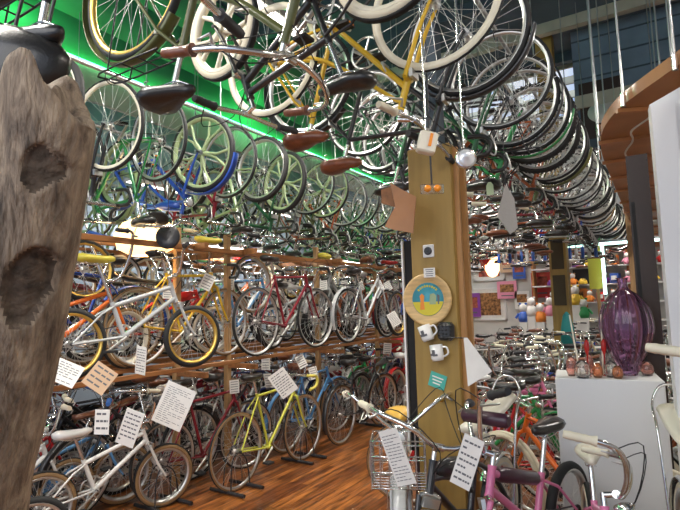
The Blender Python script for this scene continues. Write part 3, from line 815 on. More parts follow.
# ochre post
px, py = -1.13, 2.96
post = empty('timber_post', (px, py, 0)); tag(post, 'square ochre wooden post in the middle, carrying a round plate', 'post')
MB().box((0, 0, 1.27), (.27, .24, 2.54), 'ochre', bev=.004).build('shaft', post)
MB().box((0, 0, 2.54 + (ZC - 2.54) / 2), (.10, .10, ZC - 2.54), 'ceil_beam').build('upper_column', post)
MB().box((.150, -.06, 1.27), (.028, .03, 2.5), 'wood_strip').box((.150, .06, 1.27), (.028, .035, 2.5), 'wood_strip').build('edge_strip', post)
MB().lathe([(.0, 0), (.014, .004), (.018, .016), (.010, .026), (.0, .028)], 'gold_alloy', 12, (.02, -.12, 1.05), Matrix.Rotation(PI / 2, 4, 'X')).build('knob', post)
fy = py - .121
post2 = empty('timber_post', (-1.42, 9.25, 0)); tag(post2, 'far ochre post with two dark panels behind the sea of bicycles', 'post')
MB().box((0, 0, ZC / 2), (.27, .27, ZC), 'ochre').build('shaft', post2)
for z in (1.75, 2.35): MB().box((0, -.14, z), (.19, .02, .5), 'ochre_dark').build('dark_panel', post2)
post3 = MB().box((0, 0, 1.7), (.16, .16, 3.4), 'post_wood').build('timber_post', loc=(-.35, 10.1, 0)); tag(post3, 'slim pale timber post right of the far ochre post', 'post')

# round plate
RX = Matrix.Rotation(PI / 2, 4, 'X')
pl = empty('round_plate', (px - .035, fy, 1.62)); tag(pl, 'round wooden plate painted with a yellow field, hung on the ochre post', 'plate')
MB().lathe([(0, .0), (.125, .0), (.15, .018), (.152, .026), (.14, .03), (.108, .014), (.10, .012), (0, .012)], 'plate_wood', 40, mx=RX).build('rim', pl)
pt = MB().lathe([(0, .0122), (.098, .0122), (.098, .0135), (0, .0135)], 'sky_paint', 36, mx=RX)
out = [(.096 * math.cos(a), .096 * math.sin(a)) for a in [PI + .15 + i * (PI - .3) / 16 for i in range(17)]]
pt.prism(out, .0012, 'yellow_paint', RX @ Matrix.Translation((0, 0, .0134)))
pt.prism([(-.05, -.06), (-.02, -.06), (-.025, -.01), (-.02, .02), (-.035, .035), (-.05, .02), (-.045, -.01)], .001, 'orange_paint', RX @ Matrix.Translation((0, 0, .0146)))
pt.prism([(.01, -.03), (.05, -.03), (.055, .02), (.04, .035), (.015, .03)], .001, 'green_plastic', RX @ Matrix.Translation((0, 0, .0146)))
pt.prism([(.06, .03), (.075, .02), (.07, -.03), (.062, -.03)], .001, 'ink', RX @ Matrix.Translation((0, 0, .0146)))
for k in range(9):
    a = PI * (.25 + .5 * k / 8); pt.box((.078 * math.cos(a), -.0142, .078 * math.sin(a)), (.010, .0012, .012), 'yellow_paint', Matrix.Rotation(PI / 2 - a, 3, 'Y'))
pt.build('painted_face', pl)
nt_ = empty('paper_note', (px - .01, fy - .032, 1.775)); tag(nt_, 'small white note stuck over the top rim of the round plate', 'note')
MB().box((0, 0, 0), (.07, .002, .055), 'paper').build('sheet', nt_)
q = MB()
for k in range(4): q.box((0, -.0014, .018 - k * .012), (.05 - .008 * (k % 2), .0006, .004), 'ink')
q.build('printed_text', nt_)
sw = empty('wall_dial', (px - .02, fy, 1.905)); tag(sw, 'small square dial plate high on the ochre post', 'dial')
MB().box((0, -.006, 0), (.068, .012, .075), 'frame_white', bev=.003).build('plate', sw)
MB().lathe([(0, .012), (.024, .012), (.024, .02), (.018, .022), (0, .018)], 'dark_steel', 20, mx=RX).build('dial', sw)
def mug(x, z, rot, lab):
    e = empty('mug', (x, fy - .045, z), (0, rot, 0)); tag(e, lab, 'mug', 'mugs hung on the ochre post')
    MB().lathe([(0, -.045), (.032, -.045), (.037, -.03), (.038, .045), (.034, .045), (.033, -.038), (0, -.038)], 'ceramic', 24, cap=False).build('body', e)
    MB().tube(smooth([(.036, 0, .028), (.062, 0, .024), (.066, 0, -.01), (.036, 0, -.026)], 5), .0055, 'ceramic', 8).build('handle', e)
    q = MB()
    for (u, w_, h, zz) in ((-.3, .03, .014, -.008), (-.15, .02, .02, .008), (.1, .026, .012, -.012)):
        a = -PI / 2 + u; q.box((.0385 * math.cos(a), .0385 * math.sin(a), zz), (w_, .002, h), 'ink', Matrix.Rotation(a + PI / 2, 3, 'Z'))
    q.build('printed_mark', e)
mug(px - .04, 1.425, -.35, 'upper white mug with dark print, hung on the ochre post')
mug(px + .02, 1.315, -.12, 'lower white mug with dark print, hung on the ochre post')
h = empty('helmet_pouch', (px + .075, fy - .03, 1.435)); tag(h, 'black ribbed pouch hung beside the mugs on the ochre post', 'pouch')
q = MB(); q.box((0, 0, 0), (.10, .05, .105), 'black_leather', bev=.02); q.build('body', h)
q = MB()
for i in range(4):
    for k in range(4): q.tube([(-.032 + i * .021, -.0245, -.035 + k * .022), (-.032 + i * .021, -.030, -.035 + k * .022)], [.008, .004], 'rubber', 8)
q.build('stud_pattern', h)
n2 = empty('teal_note', (px + .0, fy - .004, 1.15), (0, .3, 0)); tag(n2, 'teal paper note low on the ochre post', 'note')
MB().box((0, 0, 0), (.10, .003, .085), 'teal_note').build('sheet', n2)
q = MB()
for k in range(3): q.box((-.002, -.002, .018 - k * .018), (.07 - .012 * k, .0008, .007), 'paper')
q.build('printed_text', n2)

# brown board and black box left of the post, cloth pennant right of it
bd = empty('leather_satchel', at(401, 207, 2.95)); bd.rotation_euler = (0, .12, .25); tag(bd, 'orange-brown notched leather panel hanging left of the ochre post', 'leather panel')
MB().prism([(-.075, .14), (.0, .10), (.085, .06), (.085, -.15), (-.03, -.135), (-.085, -.12), (-.05, -.04), (-.03, .0)], .012, 'track_wood', RX).build('panel', bd)
MB().prism([(-.13, .10), (-.075, .12), (-.035, .0), (-.12, .02)], .008, 'rack_wood', RX @ Matrix.Translation((0, 0, -.02))).build('tab', bd)
MB().tube([(.0, 0, .10), (0, 0, .4)], .004, 'dark_steel', 5).build('hanger', bd)
bx = empty('sign_case', (px - .19, py + .02, 0)); tag(bx, 'narrow black upright case left of the ochre post', 'case')
MB().box((0, 0, 1.35), (.07, .1, 1.28), 'black_felt').build('body', bx)
MB().box((-.04, -.02, 1.35), (.012, .1, 1.28), 'frame_white').build('white_edge', bx)
MB().box((0, 0, .36), (.05, .06, .72), 'dark_wood').build('leg', bx)
pn = empty('pennant', at(507, 210, 3.3)); pn.rotation_euler = (0, 0, .5); tag(pn, 'grey pointed cloth pennant hanging right of the ochre post', 'pennant')
MB().prism([(-.005, .16), (.005, .16), (.05, .07), (.06, -.12), (.01, -.16), (-.065, -.04)], .006, 'cloth_grey', RX).build('cloth', pn)
MB().tube([(0, 0, .155), (0, 0, .5)], .003, 'dark_steel', 5).build('cord', pn)
pn = empty('pennant', at(478, 360, 2.75)); pn.rotation_euler = (0, 0, .4); tag(pn, 'white triangular cloth flag at the right edge of the ochre post', 'flag')
MB().prism([(-.07, .12), (-.05, .12), (.07, -.06), (-.06, -.14)], .004, 'paper', RX).build('cloth', pn)
MB().tube([(-.055, 0, .118), (-.2, .09, .118)], .003, 'dark_steel', 5).build('cord', pn)

# lights and reflectors on the hanging bicycles around the post top
def reflector(px_, py_, d, lab, two=False):
    e = empty('bicycle_reflector', at(px_, py_, d), (0, 0, YAW)); tag(e, lab, 'reflector')
    if two:
        MB().box((0, 0, 0), (.12, .015, .05), 'clear_glass', bev=.004).build('backplate', e)
        for s in (-1, 1): MB().lathe([(0, 0), (.018, 0), (.018, .012), (.008, .02), (0, .021)], 'orange_lens', 16, (s * .025, -.008, 0), RX).build('lens', e)
        MB().tube([(0, 0, .02), (0, .01, .18), (0, .01, 1.1)], .005, 'dark_steel', 6).build('bracket', e)
    else:
        MB().box((0, 0, 0), (.085, .06, .10), 'cream_plastic', Matrix.Rotation(.25, 3, 'Y'), bev=.008).build('housing', e)
        MB().box((.012, -.033, .005), (.014, .006, .06), 'orange_lens', Matrix.Rotation(.25, 3, 'Y')).build('lens', e)
        MB().tube([(-.01, 0, .04), (-.0, .02, .14), (0, .02, .9)], .005, 'chrome', 6).build('bracket', e)
reflector(432, 189, 2.62, 'clear plate with two round orange reflectors in front of the ochre post', True)
reflector(427, 143, 2.35, 'cream pedal block with an orange reflector hanging by the post top')
hl = empty('bicycle_headlight', at(466, 158, 2.6), (0, 0, YAW)); tag(hl, 'round chrome bicycle headlight hanging right of the post top', 'headlight')
MB().lathe([(.01, -.09), (.035, -.07), (.05, -.03), (.055, 0), (.05, .004)], 'chrome', 20, mx=RX).build('shell', hl)
MB().lathe([(0, .016), (.03, .012), (.048, .002), (.05, -.002)], 'glass_lens', 20, mx=RX).build('lens', hl)
MB().tube([(0, .03, .03), (0, .05, .2), (0, .05, .9)], .006, 'chrome', 6).build('bracket', hl)
# a green tag
gt = MB().prism([(-.02, -.035), (.02, -.035), (.02, .02), (.008, .04), (-.008, .04), (-.02, .02)], .002, 'green_plastic', RX).build('price_tag', loc=at(490, 189, 2.9)); tag(gt, 'small bright green tag hanging right of the post top', 'tag')

# ---- left rack: deck beams, posts, upper rails
rk = empty('bicycle_rack', (-4.3, 7.3, 0)); tag(rk, 'long wooden two-tier rack that carries the bicycles on the left', 'rack')
def rb(name, c, d, mt): o = MB().box((c[0] + 4.3, c[1] - 7.3, c[2]), d, mt, bev=.004).build(name, rk); return o
for X in (-3.33, -3.75, -4.2, -4.6, -5.0, -5.5):
    rb('deck_beam', (X, 5.2, ZT - .02), (.035, 9.6, .035), 'rack_wood') if X < -3.5 else rb('deck_beam', (X - .03, 5.2, ZT - .02), (.025, 9.6, .035), 'rack_wood')
for yy in (1.45, 3.16, 3.8, 5.4, 7.0, 8.6, 9.9):
    for X in (-3.74, -5.75):
        rb('upright', (X, yy, 1.2), (.055, .055, 2.3), 'post_wood')
    rb('cross_beam', (-4.6, yy, ZT - .1), (2.5, .04, .05), 'rack_wood')
    rb('cross_beam', (-4.6, yy, 2.15), (2.5, .05, .06), 'rack_wood')
rb('top_rail', (-3.5, 5.4, 2.14), (.035, 10, .045), 'rack_wood')
rb('top_rail', (-5.7, 5.4, 2.2), (.04, 10, .06), 'rack_wood')
for X in (-4.1, -4.6, -5.2): rb('top_rail', (X, 5.4, 2.19), (.03, 10, .03), 'rack_wood')

# display stands under the near floor bicycles
def stand(x, y, lab):
    e = empty('display_stand', (x, y, 0)); tag(e, lab, 'stand', 'black display stands on the floor')
    for s in (-1, 1):
        q = MB().bar((-.2, s * .12, .02), (.2, s * .12, .02), .016, 'black_plastic', 8)
        q.build('foot', e)
    q = MB().bar((0, -.12, .02), (0, .12, .02), .012, 'black_plastic', 8)
    for s in (-1, 1): q.tube(smooth([(s * .045, -.12, .02), (s * .04, -.1, .25), (s * .04, -.03, .33), (s * .04, .08, .25), (s * .045, .12, .02)], 4), .006, 'black_plastic', 6)
    q.build('wheel_cradle', e)
stand(-3.29, 3.45, 'black stand under the rear wheel of the lime bicycle')
stand(-3.29, 4.45, 'black stand under the front wheel of the lime bicycle')
stand(-3.25, 6.17, 'black stand under the front wheel of the black touring bicycle')
stand(-3.57, 2.89, 'black stand under the front wheel of the white small bicycle')
stand(-3.30, 6.7, 'black stand under the rear wheel of the red cruiser bicycle')

# ---- low platform under the foreground bicycles
pf = empty('display_platform', (-.22, 1.85, 0)); tag(pf, 'low wooden platform under the foreground bicycles', 'platform')
MB().box((0, 0, ZP - .02), (1.5, 2.1, .04), 'rack_wood').build('top', pf)
MB().box((0, -1.03, (ZP - .04) / 2), (1.5, .03, ZP - .04), 'track_wood').box((-.735, 0, (ZP - .04) / 2), (.03, 2.1, ZP - .04), 'track_wood').build('skirt', pf)

# ---- papers
def sheet(p, w_, h_, rot, lab, lines=10, head=0, mt='paper'):
    e = empty('paper_sign', p, rot); tag(e, lab, 'sign')
    MB().box((0, 0, 0), (w_, .003, h_), mt).build('sheet', e)
    q = MB(); r2 = random.Random(int(w_ * 1e4 + h_ * 1e5))
    lh = h_ * .86 / lines
    for i in range(lines):
        z = h_ * .41 - i * lh - lh * .3; x = -w_ * .41
        if head and r2.random() < .1: continue
        while x < w_ * .36:
            k = min(r2.uniform(.10, .24) * w_ * (1.6 if lines < 6 else 1), w_ * .41 - x)
            if k > .04 * w_: q.box((x + k / 2, -.002, z), (k * .86, .0006, lh * (.22 if lines > 12 else .30)), 'ink')
            x += k + .02 * w_
            if r2.random() < .1: break
    q.build('printed_text', e)
    return e
sheet(at(174, 406, 3.45), .21, .285, (.0, .42, YAW), 'white sheet of small print tilted in front of the floor bicycles', 18)
sheet(at(130, 428, 3.2), .12, .23, (.1, .38, YAW), 'white card of seven printed lines on the white BMX bicycle', 7)
sheet(at(102, 422, 3.15), .09, .15, (0, .04, YAW), 'small upright white tag left of the larger printed card', 3)
sheet(at(66, 373, 3.3), .17, .15, (-.5, .45, YAW + .2), 'white printed sheet lying on bars below the orange BMX bicycle', 8)
sheet(at(100, 378, 3.3), .16, .16, (-.3, .6, YAW), 'blank-looking tan sheet beside the white one on the bars', 4, mt='tan_paper')
sheet(at(283, 383, 4.6), .17, .24, (.1, -.6, YAW), 'white sheet on the handlebar of the lime bicycle', 9)
sheet(at(141, 352, 3.7) + V((.0, 0, -.06)), .12, .2, (0, .1, YAW - .6), 'sheet of print held in the spokes of the yellow-saddled bicycle', 9)
sheet(at(397, 457, 1.98), .085, .215, (.1, -.32, YAW - .6), 'tall white printed card on the chrome bicycle in the foreground', 15)
sheet(at(467, 462, 1.85), .075, .19, (.0, .35, YAW - .5), 'grey-white card of large print on the pink small bicycle', 7)
sheet(at(394, 319, 6.9), .13, .19, (.0, -.5, YAW), 'white card in a gold-rimmed wheel on the upper deck', 9)

# ---- lamp glowing among the left racks
lp = empty('glowing_lamp', at(146, 237, 4.6), (0, 0, YAW)); tag(lp, 'glowing cream lamp behind the yellow-saddled bicycle', 'lamp')
MB().lathe([(.12, -.19), (.24, -.12), (.27, .03), (.20, .14), (.10, .19), (.095, .19), (.19, .135), (.26, .03), (.23, -.115), (.115, -.18)], 'shade_glow', 24, mx=Matrix.Diagonal((1.05, .7, .9, 1)), cap=False).build('lamp_shade', lp)
MB().tube([(0, 0, .15), (0, 0, .7)], .008, 'dark_steel', 6).build('hanger', lp)
for (a, b_, d, r_, lab, sq) in ((168, 237, 4.2, .10, 'round black disc hanging in front of the glowing lamp', 1.), (159, 218, 4.3, .085, 'tilted black disc just above the glowing lamp', .3)):
    e = empty('black_disc', at(a, b_, d), (0 if sq == 1 else .95, 0, YAW)); tag(e, lab, 'disc')
    MB().lathe([(0, 0), (r_, .0), (r_, .008), (r_ * .9, .016), (0, .02)], 'black_plastic', 28, mx=RX).build('plate', e)
    MB().tube([(0, 0, r_), (0, 0, r_ + .45)], .003, 'dark_steel', 5).build('cord', e)

# red case and coloured helmets on the deck in the distance
rc = empty('red_bag', at(404, 345, 8.1), (0, 0, .9)); tag(rc, 'red bag with a white star mark on the floor bicycles below the upper deck', 'bag')
q = MB(); q.loft([[V((x, w_ * math.cos(a), hh * math.sin(a))) for a in [2 * PI * j / 12 for j in range(12)]] for x, w_, hh in ((-.26, .06, .05), (-.2, .13, .11), (0, .15, .13), (.2, .13, .11), (.26, .06, .05))], 'red_cloth'); q.build('body', rc)
q = MB()
for k in range(5): q.box((-.08 + .03 * math.cos(k * PI / 2.5), -.15, .02 + .03 * math.sin(k * PI / 2.5)), (.05, .01, .02), 'paper', Matrix.Rotation(-k * PI / 2.5, 3, 'Y'))
q.build('star_mark', rc)

# ---- driftwood trunk
tr = MB(); pts = [at(49, 78, 1.12), at(46, 130, 1.12), at(36, 200, 1.12), at(20, 270, 1.12), at(3, 370, 1.12), at(-24, 510, 1.12)]
dn = (pts[-1] - pts[-3]).normalized(); k = pts[-1].z / -dn.z; pts.append(pts[-1] + dn * k * .5); pts.append(pts[-1] + dn * k * .5)
path = smooth(pts, 26); rings = []; HOL = []; NS = 96
for i, p in enumerate(path):
    t = i / (len(path) - 1); T = (path[min(i + 1, len(path) - 1)] - path[max(i - 1, 0)]).normalized()
    a1 = T.cross(rgt).normalized(); b1 = T.cross(a1).normalized(); ring = []
    for j in range(NS):
        an = 2 * PI * j / NS; dr = a1 * math.cos(an) + b1 * math.sin(an)
        rad = (.090 + .006 * t + .01 * min(1, i / 14) )
        q0 = p + dr * rad
        sx = V((q0.x * 6, q0.y * 6, q0.z * 2.2))
        nn = noise.noise(sx) * .011 + noise.noise(sx * 3.1) * .005 + noise.noise(V((q0.x * 40, q0.y * 40, q0.z * 12))) * .0022
        hol = 0
        for (hz, hw, ha, hs, dp) in ((1.66, .085, -1, .36, .018), (1.90, .035, -1, .30, .012), (1.90, .05, .5, .3, .012), (1.40, .05, -.2, .3, .008)):
            u_ = (dr.dot(rgt) - (.62 if ha == -1 else ha)) / hs; v_ = (q0.z - hz) / hw
            dd = u_ * u_ + v_ * v_ + noise.noise(q0 * 15) * .6
            if dd < 1 and dr.dot(fwd) < 0: hol = max(hol, dp * min(1, (1 - dd) * 5))
        HOL.append(hol > .006)
        ring.append(p + dr * (rad + nn - hol))
    rings.append(ring)
# broken slanting top
for i_ in range(24): rings.pop(0)
base_ = rings[0]; cc = path[24]
def rise(s_, p_):
    ks = ((-1.3, .03), (-.9, .05), (-.62, .10), (-.42, .125), (-.2, .14), (.08, .128), (.3, .085), (.7, .035), (1.3, -.02))
    for (x0, y0), (x1, y1) in zip(ks, ks[1:]):
        if s_ <= x1: h_ = y0 + (y1 - y0) * (s_ - x0) / (x1 - x0); break
    return h_ + noise.noise(V((p_.x * 30, p_.y * 30, 1))) * .018
axis_ = (path[24] - path[30]).normalized()
top = []
for l_, sc_, back in ((1, .22, .05), (1, .6, .03), (1, .84, .006), (1, .93, 0), (.85, .955, 0), (.6, .975, 0), (.3, .99, 0)):
    rr = []
    for j in range(NS):
        p0 = base_[j]; s_ = (p0 - cc).dot(rgt) / .095
        rr.append(cc + (p0 - cc) * (sc_ + noise.noise(p0 * 25 + V((0, 0, l_ * 3))) * .03) + axis_ * (rise(s_ * max(sc_, .6), p0) * l_ - back))
    top.append(rr)
m = bpy.data.materials.new('driftwood'); m.use_nodes = True; nt = m.node_tree; b = nt.nodes['Principled BSDF']; N, L = nt.nodes.new, nt.links.new
tc = N('ShaderNodeTexCoord'); mp = N('ShaderNodeMapping'); mp.inputs['Scale'].default_value = (9, 9, 2.2); L(tc.outputs['Object'], mp.inputs['Vector'])
n1 = N('ShaderNodeTexNoise'); n1.inputs['Scale'].default_value = 2.6; n1.inputs['Detail'].default_value = 12; n1.inputs['Roughness'].default_value = .68; n1.inputs['Distortion'].default_value = .8; L(mp.outputs[0], n1.inputs['Vector'])
r1 = N('ShaderNodeValToRGB'); e = r1.color_ramp.elements; e[0].position = .3; e[0].color = (.03, .02, .013, 1); e[1].position = .66; e[1].color = (.42, .32, .22, 1); k = e.new(.47); k.color = (.20, .145, .10, 1)
L(n1.outputs['Fac'], r1.inputs['Fac']); L(r1.outputs[0], b.inputs['Base Color']); b.inputs['Roughness'].default_value = .75
n2_ = N('ShaderNodeTexNoise'); n2_.inputs['Scale'].default_value = 9; n2_.inputs['Detail'].default_value = 10; L(mp.outputs[0], n2_.inputs['Vector'])
bp = N('ShaderNodeBump'); bp.inputs['Strength'].default_value = 1; bp.inputs['Distance'].default_value = .014; L(n2_.outputs['Fac'], bp.inputs['Height']); L(bp.outputs[0], b.inputs['Normal'])
MATS['driftwood'] = m
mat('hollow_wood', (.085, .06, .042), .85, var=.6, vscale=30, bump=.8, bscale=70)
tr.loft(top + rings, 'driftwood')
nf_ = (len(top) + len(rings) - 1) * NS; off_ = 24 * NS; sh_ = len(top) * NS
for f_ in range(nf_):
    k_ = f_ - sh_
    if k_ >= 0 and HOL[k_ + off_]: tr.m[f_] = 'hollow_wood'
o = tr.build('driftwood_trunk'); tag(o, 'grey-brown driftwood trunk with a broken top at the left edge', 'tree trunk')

# ---- hanging wooden track overhead on the right
tk = empty('overhead_track', (0, 3, 2.78)); tag(tk, 'brown wooden track hung overhead, curving along the right side', 'track')
cl = smooth([(-.12, 14.2), (-.12, 11), (-.12, 8), (-.12, 5.6), (-.10, 4.4), (.02, 3.75), (.30, 3.25), (.55, 2.85), (.62, 2.3), (.62, 1.6)], 6)
hw = .20
def strip(cl, z, o0, o1, th, mt):
    q = MB(); L_, R_ = [], []
    for i, p in enumerate(cl):
        t_ = (cl[min(i + 1, len(cl) - 1)] - cl[max(i - 1, 0)]).normalized(); nn = V((-t_.y, t_.x, 0))
        L_.append(p + nn * o0 + V((0, 0, z))); R_.append(p + nn * o1 + V((0, 0, z)))
    rg = [[a, b_, b_ + V((0, 0, th)), a + V((0, 0, th))] for a, b_ in zip(L_, R_)]
    q.loft(rg, mt); 
    q.sm = [False] * len(q.sm)
    return q
cl = [V((x.x, x.y - 3, 0)) for x in [V((p[0], p[1], 0)) for p in cl]]
strip(cl, 0, -hw, hw, .02, 'track_wood').build('deck', tk)
strip(cl, -.0, -hw - .015, -hw, .075, 'track_wood').build('side_rail', tk)
strip(cl, -.0, hw, hw + .015, .075, 'track_wood').build('side_rail', tk)
acc = 0
for i in range(1, len(cl) - 1):
    acc += (cl[i] - cl[i - 1]).length
    if acc > .62:
        acc = 0; t_ = (cl[i + 1] - cl[i - 1]).normalized(); a = math.atan2(t_.y, t_.x)
        MB().box((0, 0, 0), (.03, hw * 2 + .06, .025), 'track_wood').build('cross_batten', tk, cl[i] + V((0, 0, -.016)), (0, 0, a))
cab = []
for i, p in enumerate(cl): cab.append(p + V((-.03 + .02 * math.sin(i * 1.3), .0, -.045)))
MB().tube(smooth(cab, 3), .007, 'white_wire', 6).build('cable', tk)
for i in range(2, len(cl) - 2, 5):
    for sd_ in (-hw - .04, hw + .04):
        t_ = (cl[i + 1] - cl[i - 1]).normalized(); nn = V((-t_.y, t_.x, 0))
        MB().tube([cl[i] + nn * sd_ + V((0, 0, -.02)), cl[i] + nn * sd_ + V((0, 0, ZC - 2.78))], .007, 'steel_rail', 6).tube([cl[i] + nn * sd_ + V((0, 0, -.03)), cl[i] + nn * sd_ + V((0, 0, .05))], .016, 'chrome', 6).build('suspension_rod', tk)
fb = MB().box((0, 0, 0), (.62, .03, .52), 'track_wood').box((0, -.02, -.25), (.62, .07, .03), 'dark_wood').build('fascia_board', tk, (.72, -.62, .42), (0, 0, .35))
# dark red board with a pale oval on the blue wall
sg = empty('wall_sign', (-.62, 9.28, 4.72)); tag(sg, 'dark red board with a pale oval high on the blue upper wall', 'sign')
MB().box((0, 0, 0), (.62, .04, 1.0), 'dark_wood').build('board', sg)
o = MB().lathe([(0, 0), (.25, 0), (.25, .02), (0, .02)], 'off_white', 30, mx=Matrix.Diagonal((1, 1, .75, 1)) @ RX).build('oval', sg); o.location = (.05, -.02, -.05)

# ---- white frame and dark upright at the right edge
struct(MB().prism([(-.45, 0), (.45, 0), (.45, 2.98), (-.45, 2.56)], .08, 'white_paint', RX).build('wall_partition', loc=(.46, 3.06, 0), rot=(0, 0, .1)))
wf = MB()
wf.box((-.40, -.105, 1.27), (.10, .05, 2.54), 'white_paint').box((-.30, -.09, 1.28), (.03, .03, 2.56), 'off_white').box((.1, -.09, 1.4), (.62, .012, 2.3), 'ochre')
struct(wf.build('trim_90', loc=(.46, 3.06, 0), rot=(0, 0, .1)))
du = MB().box((0, 0, 1.25), (.12, .06, 2.5), 'dark_wood').box((-.04, -.02, 1.1), (.02, .03, 2.2), 'rubber').build('dark_board', loc=(-.07, 3.72, 0)); tag(du, 'tall dark brown board left of the white door frame', 'board')

# ---- white pedestal with the glass on it
pdx, pdy, ph = -.20, 3.10, 1.17
pc = at(614, 380, 2.85)
pd = empty('white_pedestal', (pc.x, pc.y, 0), (0, 0, YAW - .42)); tag(pd, 'plain white display pedestal at the right', 'pedestal')
ph = pc.z
MB().box((-.03, .2, ph / 2), (.55, .38, ph), 'white_paint', bev=.004).build('body', pd)
vm = Matrix.Translation(at(632, 379, 2.78))
vs = empty('purple_vase', V((0, 0, .0)) + at(630, 379, 3.0)); vs.location.z = ph; tag(vs, 'tall ribbed purple glass vase on the white pedestal', 'vase')
prof = [(.0, .0), (.035, .0), (.045, .02), (.06, .06), (.10, .14), (.135, .24), (.14, .31), (.12, .40), (.075, .47), (.03, .51), (.026, .56), (.036, .575)]
pr = smooth([(a, 0, b_) for a, b_ in prof], 4); NV = 60; rr = []
for p in pr: rr.append([V((p.x * (1 + .055 * math.cos(10 * a)) * math.cos(a), p.x * (1 + .055 * math.cos(10 * a)) * math.sin(a), p.z)) for a in [2 * PI * j / NV for j in range(NV)]])
inn = [[V((q_.x * .93, q_.y * .93, max(q_.z, .012))) for q_ in r_] for r_ in rr[::-1]]
MB().loft(rr + inn, 'purple_glass').build('body', vs)
def glass(pxx, w_, h_, mt, lab, nm, cat, dd=2.95, prof=None):
    p = at(pxx, 378, dd); e = empty(nm, (p.x, p.y, ph)); tag(e, lab, cat)
    prof = prof or [(.0, 0), (w_ * .7, 0), (w_, h_ * .3), (w_ * .9, h_ * .7), (w_ * .45, h_), (w_ * .40, h_), (w_ * .82, h_ * .7), (w_ * .9, h_ * .3), (w_ * .6, .008), (0, .008)]
    MB().lathe(prof, mt, 20, cap=False).build('body', e); return e
glass(583, .045, .10, 'clear_glass', 'small clear glass bowl at the left end of the pedestal', 'glass_bowl', 'glass')
glass(598, .03, .085, 'amber_glass', 'amber glass votive on the white pedestal', 'glass_votive', 'glass')
glass(612, .04, .09, 'clear_glass', 'small clear glass cup beside the amber votive', 'glass_cup', 'glass')
mat('rose_glass', (.95, .62, .55), .04, trans=.9)
glass(572, .030, .12, 'rose_glass', 'slim rose glass tumbler at the left edge of the pedestal', 'glass_tumbler', 'glass', 3.04)
glass(590, .028, .13, 'rose_glass', 'rose glass bud vase behind the amber votive', 'glass_bud_vase', 'glass', 3.08)
glass(606, .03, .15, 'clear_glass', 'tall clear glass beside the purple vase', 'glass_tumbler', 'glass', 3.06)
glass(648, .035, .08, 'rose_glass', 'low rose glass bowl right of the purple vase', 'glass_bowl', 'glass', 2.98)
glass(618, .030, .07, 'amber_glass', 'low amber glass cup at the foot of the purple vase', 'glass_cup', 'glass', 2.9)
for i, xx in enumerate((589, 606)):
    e = glass(xx, .012, .2, 'red_glass', ('left' if i == 0 else 'right') + ' thin red glass flower on the white pedestal', 'glass_flower', 'glass', 3.02, [(.02, 0), (.004, .01), (.004, .12), (.016, .16), (.012, .20), (.002, .215)])
for i, (xx, tl) in enumerate(((580, -.12), (603, .04))):
    p = at(xx, 372, 3.05); MBs = MB().tube([(0, 0, 0), (tl * .3, 0, .36)], .0045, 'cream_plastic', 6)
    o = MBs.build('slim_stick', loc=(p.x, p.y, ph)); tag(o, ('left' if i == 0 else 'right') + ' slim pale stick standing on the white pedestal', 'stick')

# ---- far end: shelves, frames, lights and small goods
bk = Y1 - .01
def picture(x, z, w_, h_, lab, colm):
    e = empty('framed_picture', (x, bk - .02, z)); tag(e, lab, 'picture')
    q = MB()
    for s in (-1, 1): q.box((s * w_ / 2, 0, 0), (.05, .05, h_ + .05), 'frame_white').box((0, 0, s * h_ / 2), (w_ + .05, .05, .05), 'frame_white')
    q.build('frame', e); MB().box((0, .005, 0), (w_, .02, h_), 'paper').build('mount', e)
    MB().box((0, -.008, 0), (w_ * .72, .01, h_ * .72), colm).build('print', e)
mat('mosaic', (.30, .14, .05), .6, var=.9, vscale=14)
mat('mosaic_red', (.34, .08, .05), .6, var=.9, vscale=7)
def bw(px_, py_): return at(px_, py_, (bk - 0) / at(px_, py_, 1.0).y * 1.0) if at(px_, py_, 1.0).y > 0 else None
def bwy(px_, py_, y_):
    d1 = at(px_, py_, 1.0) - EYE
    return EYE + d1 * (y_ / d1.y)
p = bwy(489, 304, bk); picture(p.x, p.z, .95, .9, 'white-framed picture of brown speckles on the far wall', 'mosaic')
p = bwy(489, 268, bk); picture(p.x, p.z, .85, .7, 'white-framed red picture on the far wall above the speckled one', 'mosaic_red')
p = bwy(588, 270, bk - .1); sc = empty('black_screen', p); tag(sc, 'black screen high on the far wall right of the far post', 'screen')
MB().box((0, 0, 0), (.75, .06, .72), 'black_plastic', bev=.01).build('casing', sc); MB().tube([(0, .02, .36), (0, .02, .8)], .02, 'dark_steel', 6).build('mount', sc)
p = bwy(492, 262, 12.2); ln = empty('glass_lantern', p); tag(ln, 'glowing amber lantern hanging over the far bicycles', 'lantern')
MB().lathe([(.05, .30), (.14, .22), (.17, .05), (.16, -.2), (.10, -.32), (.02, -.36), (.0, -.36)], 'lantern_glow', 16, cap=False).build('globe', ln)
MB().tube([(0, 0, .3), (0, 0, 1.6)], .01, 'dark_steel', 6).lathe([(.06, .28), (.05, .34), (.01, .36)], 'dark_steel', 12).build('hanger', ln)
for k, (a, b_, w_) in enumerate(((505, 241, 2.0), (533, 236, 1.4), (615, 243, 1.7))):
    p = bwy(a, b_, 11.4 if k < 2 else 10.5); tb = empty('tube_light', p); tag(tb, ('left', 'middle', 'right')[k] + 'most cool white tube light under the far end of the hanging bicycles', 'light')
    MB().tube([(-w_ / 2, 0, 0), (w_ / 2, 0, 0)], .025, 'tube_cool' if k < 2 else 'tube_mint', 8).build('tube', tb)
    MB().box((0, 0, .045), (w_, .07, .04), 'steel_rail').build('housing', tb)
    for s in (-1, 1): MB().tube([(s * w_ * .4, 0, .06), (s * w_ * .4, 0, 1.2)], .005, 'steel_rail', 5).build('hanger', tb)
